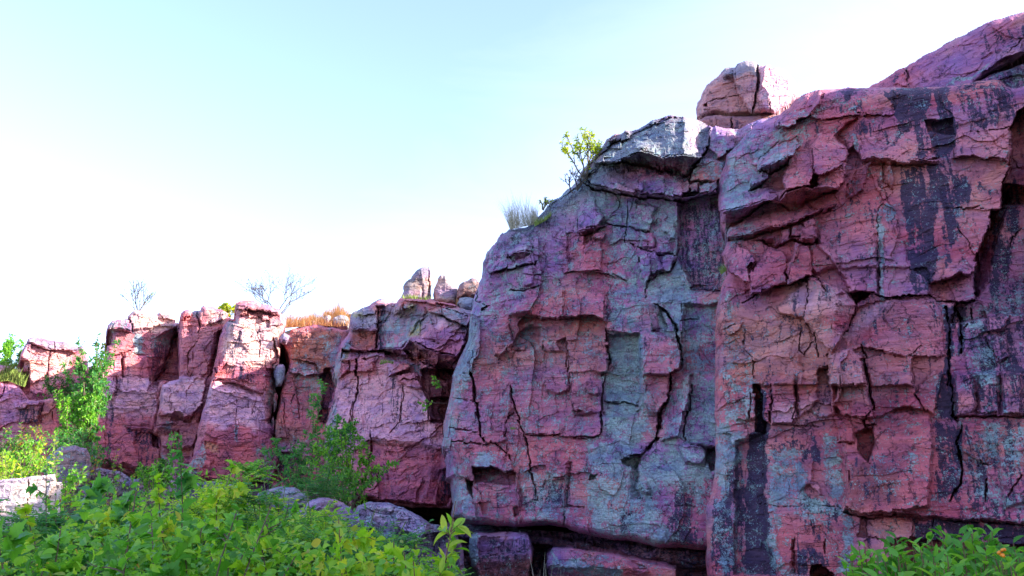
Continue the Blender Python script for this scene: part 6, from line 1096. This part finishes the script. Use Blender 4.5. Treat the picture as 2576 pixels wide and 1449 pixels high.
# saplings, bare trees and grass on the skyline
def skyline_tree(nm, lb, u, vb, vt, d, spread, seed, bark, leaves=None, nl=0, size=.07, gens=4, ns=5, cat='tree'):
    rng = np.random.RandomState(seed); B = at(u, vb, d); H = at(u, vt, d)[2]-B[2]; root = empty(nm, tuple(B)); tag(root, lb, cat); sb, fb = Bag(), Bag(); tips = []
    def grow(p0, d0, L, r, g):
        P = curve(p0, d0, L, 5, rng, .22, -.10); tube(sb, P, r, r*.65, 4 if g else 6)
        if g >= gens: tips.append(P); return
        for k in range(3 if g < gens-1 else 2):
            t = rng.uniform(.45, 1); i = min(int(t*5), 4); az = rng.uniform(0, 2*math.pi); dd = (P[-1]-P[0])/L+np.array([math.cos(az), math.sin(az), .15])*rng.uniform(.35, .75)
            grow(P[i+1], dd, L*rng.uniform(.55, .8), r*.66, g+1)
        tips.append(P)
    for s in range(ns):
        a = rng.uniform(0, 2*math.pi); grow(B+rng.normal(0, .03, 3), np.array([math.cos(a)*spread, math.sin(a)*spread, 1.]), H*.42, .016, 0)
    sb.build('trunk', bark, root)
    if nl:
        per = max(1, int(nl/len(tips)))
        for P in tips: leafy(fb, P, rng, OV, size, per, .9, .3, -.1)
        fb.build('crown', leaves, root)
skyline_tree('bare_tree', 'leafless twiggy little tree on the skyline right of the brightest pillar', 700,795,678,22.6,.9,801, BG, BRL, 40, .05, gens=4, ns=6)
skyline_tree('skyline_sapling', 'thin wispy sapling with sparse leaves rising behind the widest pillar', 345,800,695,23.6,.5,803, BG, G3, 260, .05, gens=3, ns=6, cat='sapling')
skyline_tree('skyline_sapling', 'golden leafy sapling on the slanting shoulder of the buttress', 1470,450,335,13.6,.8,805, BK, G6, 1000, .07, gens=3, ns=4, cat='sapling')
skyline_tree('dead_shrub', 'small leafless grey shrub clinging below the golden sapling', 1450,478,425,13.5,.9,807, BG, BRL, 60, .04, gens=3, ns=4, cat='shrub')
skyline_tree('bare_tree', 'grey leafless branches on the skyline at the left edge', 12,905,838,29.5,.8,809, BG, gens=3, ns=4)
skyline_tree('bare_tree', 'single bare grey twig behind the farthest stack', 196,905,825,27.5,.15,811, BG, gens=2, ns=1)
skyline_tree('skyline_sapling', 'little yellow-green sprig behind the straw grass on the shoulder of the buttress', 1368,528,490,14.0,.5,813, BK, G6, 120, .05, gens=2, ns=4, cat='sapling')

def grass(nm, lb, line, d, n, h, mat, seed, w=.006, depth=.5, lean=0., stuff=True, wild=.25):
    rng = np.random.RandomState(seed); L = np.array(line, float); t = rng.uniform(0, 1, n)*(len(L)-1)
    u = np.interp(t, range(len(L)), L[:, 0]); v = np.interp(t, range(len(L)), L[:, 1]); dd = d+rng.uniform(0, depth, n)
    R = rays(u, v); B = EYE+R*(dd/R[:, 1])[:, None]; hh = h*rng.uniform(.3, 1.1, n)*(.65+.7*vnoise(u/9., v*0, seed))
    az = rng.uniform(0, 2*math.pi, n); k = rng.uniform(0, wild, n); o = np.stack([np.cos(az)*k+lean, np.sin(az)*k, np.ones(n)], 1); o /= np.linalg.norm(o, axis=1)[:, None]
    side = np.stack([np.cos(az+1.3), np.sin(az+1.3), np.zeros(n)], 1)*w
    bend = np.stack([np.cos(az), np.sin(az), -.3*np.ones(n)], 1)*hh[:, None]*.22
    A = [B-side, B+side, B+o*hh[:, None]*.55-side*.7+bend*.3, B+o*hh[:, None]*.55+side*.7+bend*.3, B+o*hh[:, None]+bend]
    V = np.stack(A, 1).reshape(-1, 3); i = np.arange(n)[:, None]*5
    bag = Bag(); bag.add(V, (i+np.array([[0, 1, 3]])).reshape(-1, 3)); bag.F.append((i+np.array([[0, 3, 2]])).reshape(-1, 3)); bag.F.append((i+np.array([[2, 3, 4]])).reshape(-1, 3))
    o_ = bag.build(nm, mat, None); tag(o_, lb, 'grass', kind='stuff' if stuff else None)
grass('dry_grass', 'orange dry grass on the skyline behind the rusty recessed pillar', p(715,826, 760,822, 800,818, 850,822, 885,818), 22.4, 3200, .50, DRYL, 821, .005, 2.6, wild=.7)
grass('dry_grass', 'tallest tuft of orange grass in the middle of the skyline meadow', p(815,800, 850,798, 870,805), 23.2, 800, .56, DRYL, 822, .005, 1.0, wild=.6)
grass('straw_grass', 'pale straw grass tuft leaning on the shoulder of the buttress', p(1283,578, 1300,574, 1340,566, 1352,560), 13.9, 800, .56, STR, 823, .0026, .5, -.15, False)
grass('grass_tuft', 'yellow-green grass tuft in front of the tallest skyline stone', p(1010,757, 1040,752, 1085,755), 19.4, 160, .16, GRN, 824, .008, .2, 0, False, .5)
grass('grass_tuft', 'yellow grass over the outcrop at the far left edge', p(-20,962, 20,958, 62,974), 26.2, 3000, .62, GRN, 825, .016, 1.0, 0, False)
grass('grass_tuft', 'green tuft growing on the terrace of the low cliff', p(955,918, 975,912, 990,916), 17.4, 140, .12, GRN, 826, .006, .2, 0, False, .8)
grass('grass_tuft', 'tiny green tuft in a crack of the buttress face', p(1284,1080, 1298,1080), 13.4, 60, .07, GRN, 827, .003, .1, 0, False, .9)
grass('grass_tuft', 'green tuft where the buttress meets the streaked wall', p(1815,690, 1828,680), 11.3, 120, .16, GRN, 828, .003, .2, -.3, False, .6)
grass('grass_tuft', 'yellowish tuft on the shoulder of the buttress beside the straw grass', p(1345,570, 1372,555, 1385,545), 13.6, 500, .12, GRN, 829, .004, .3, 0, False, .6)
grass('seed_grass', 'thin pale grass stalks standing before the undercut at the bottom centre', p(1320,1500, 1420,1510), 10.5, 26, .55, STR, 830, .003, .4, 0, False, .2)
# two little branches sticking out of the low cliff
for i, (lb, a, b2) in enumerate([('upper leafy twig jutting from the cleft beside the buttress', (1122,985), (1100,960)), ('lower leafy twig jutting from the cleft beside the buttress', (1125,1015), (1050,1015))]):
    rng = np.random.RandomState(840+i); A_ = at(a[0], a[1], 16.6); B_ = at(b2[0], b2[1], 16.0); root = empty('leafy_twig', tuple(A_)); tag(root, lb, 'twig'); sb, fb = Bag(), Bag()
    P = curve(A_, B_-A_, np.linalg.norm(B_-A_), 6, rng, .15); tube(sb, P, .008, .003)
    for k in range(3):
        Q_ = curve(P[3+k], rng.normal(0, 1, 3)+(B_-A_), .22, 4, rng, .3); tube(sb, Q_, .004, .002, 3); leafy(fb, Q_, rng, OVW, .075, 12, .9, .2, 0)
    sb.build('stem', BK, root); fb.build('foliage', G1, root)
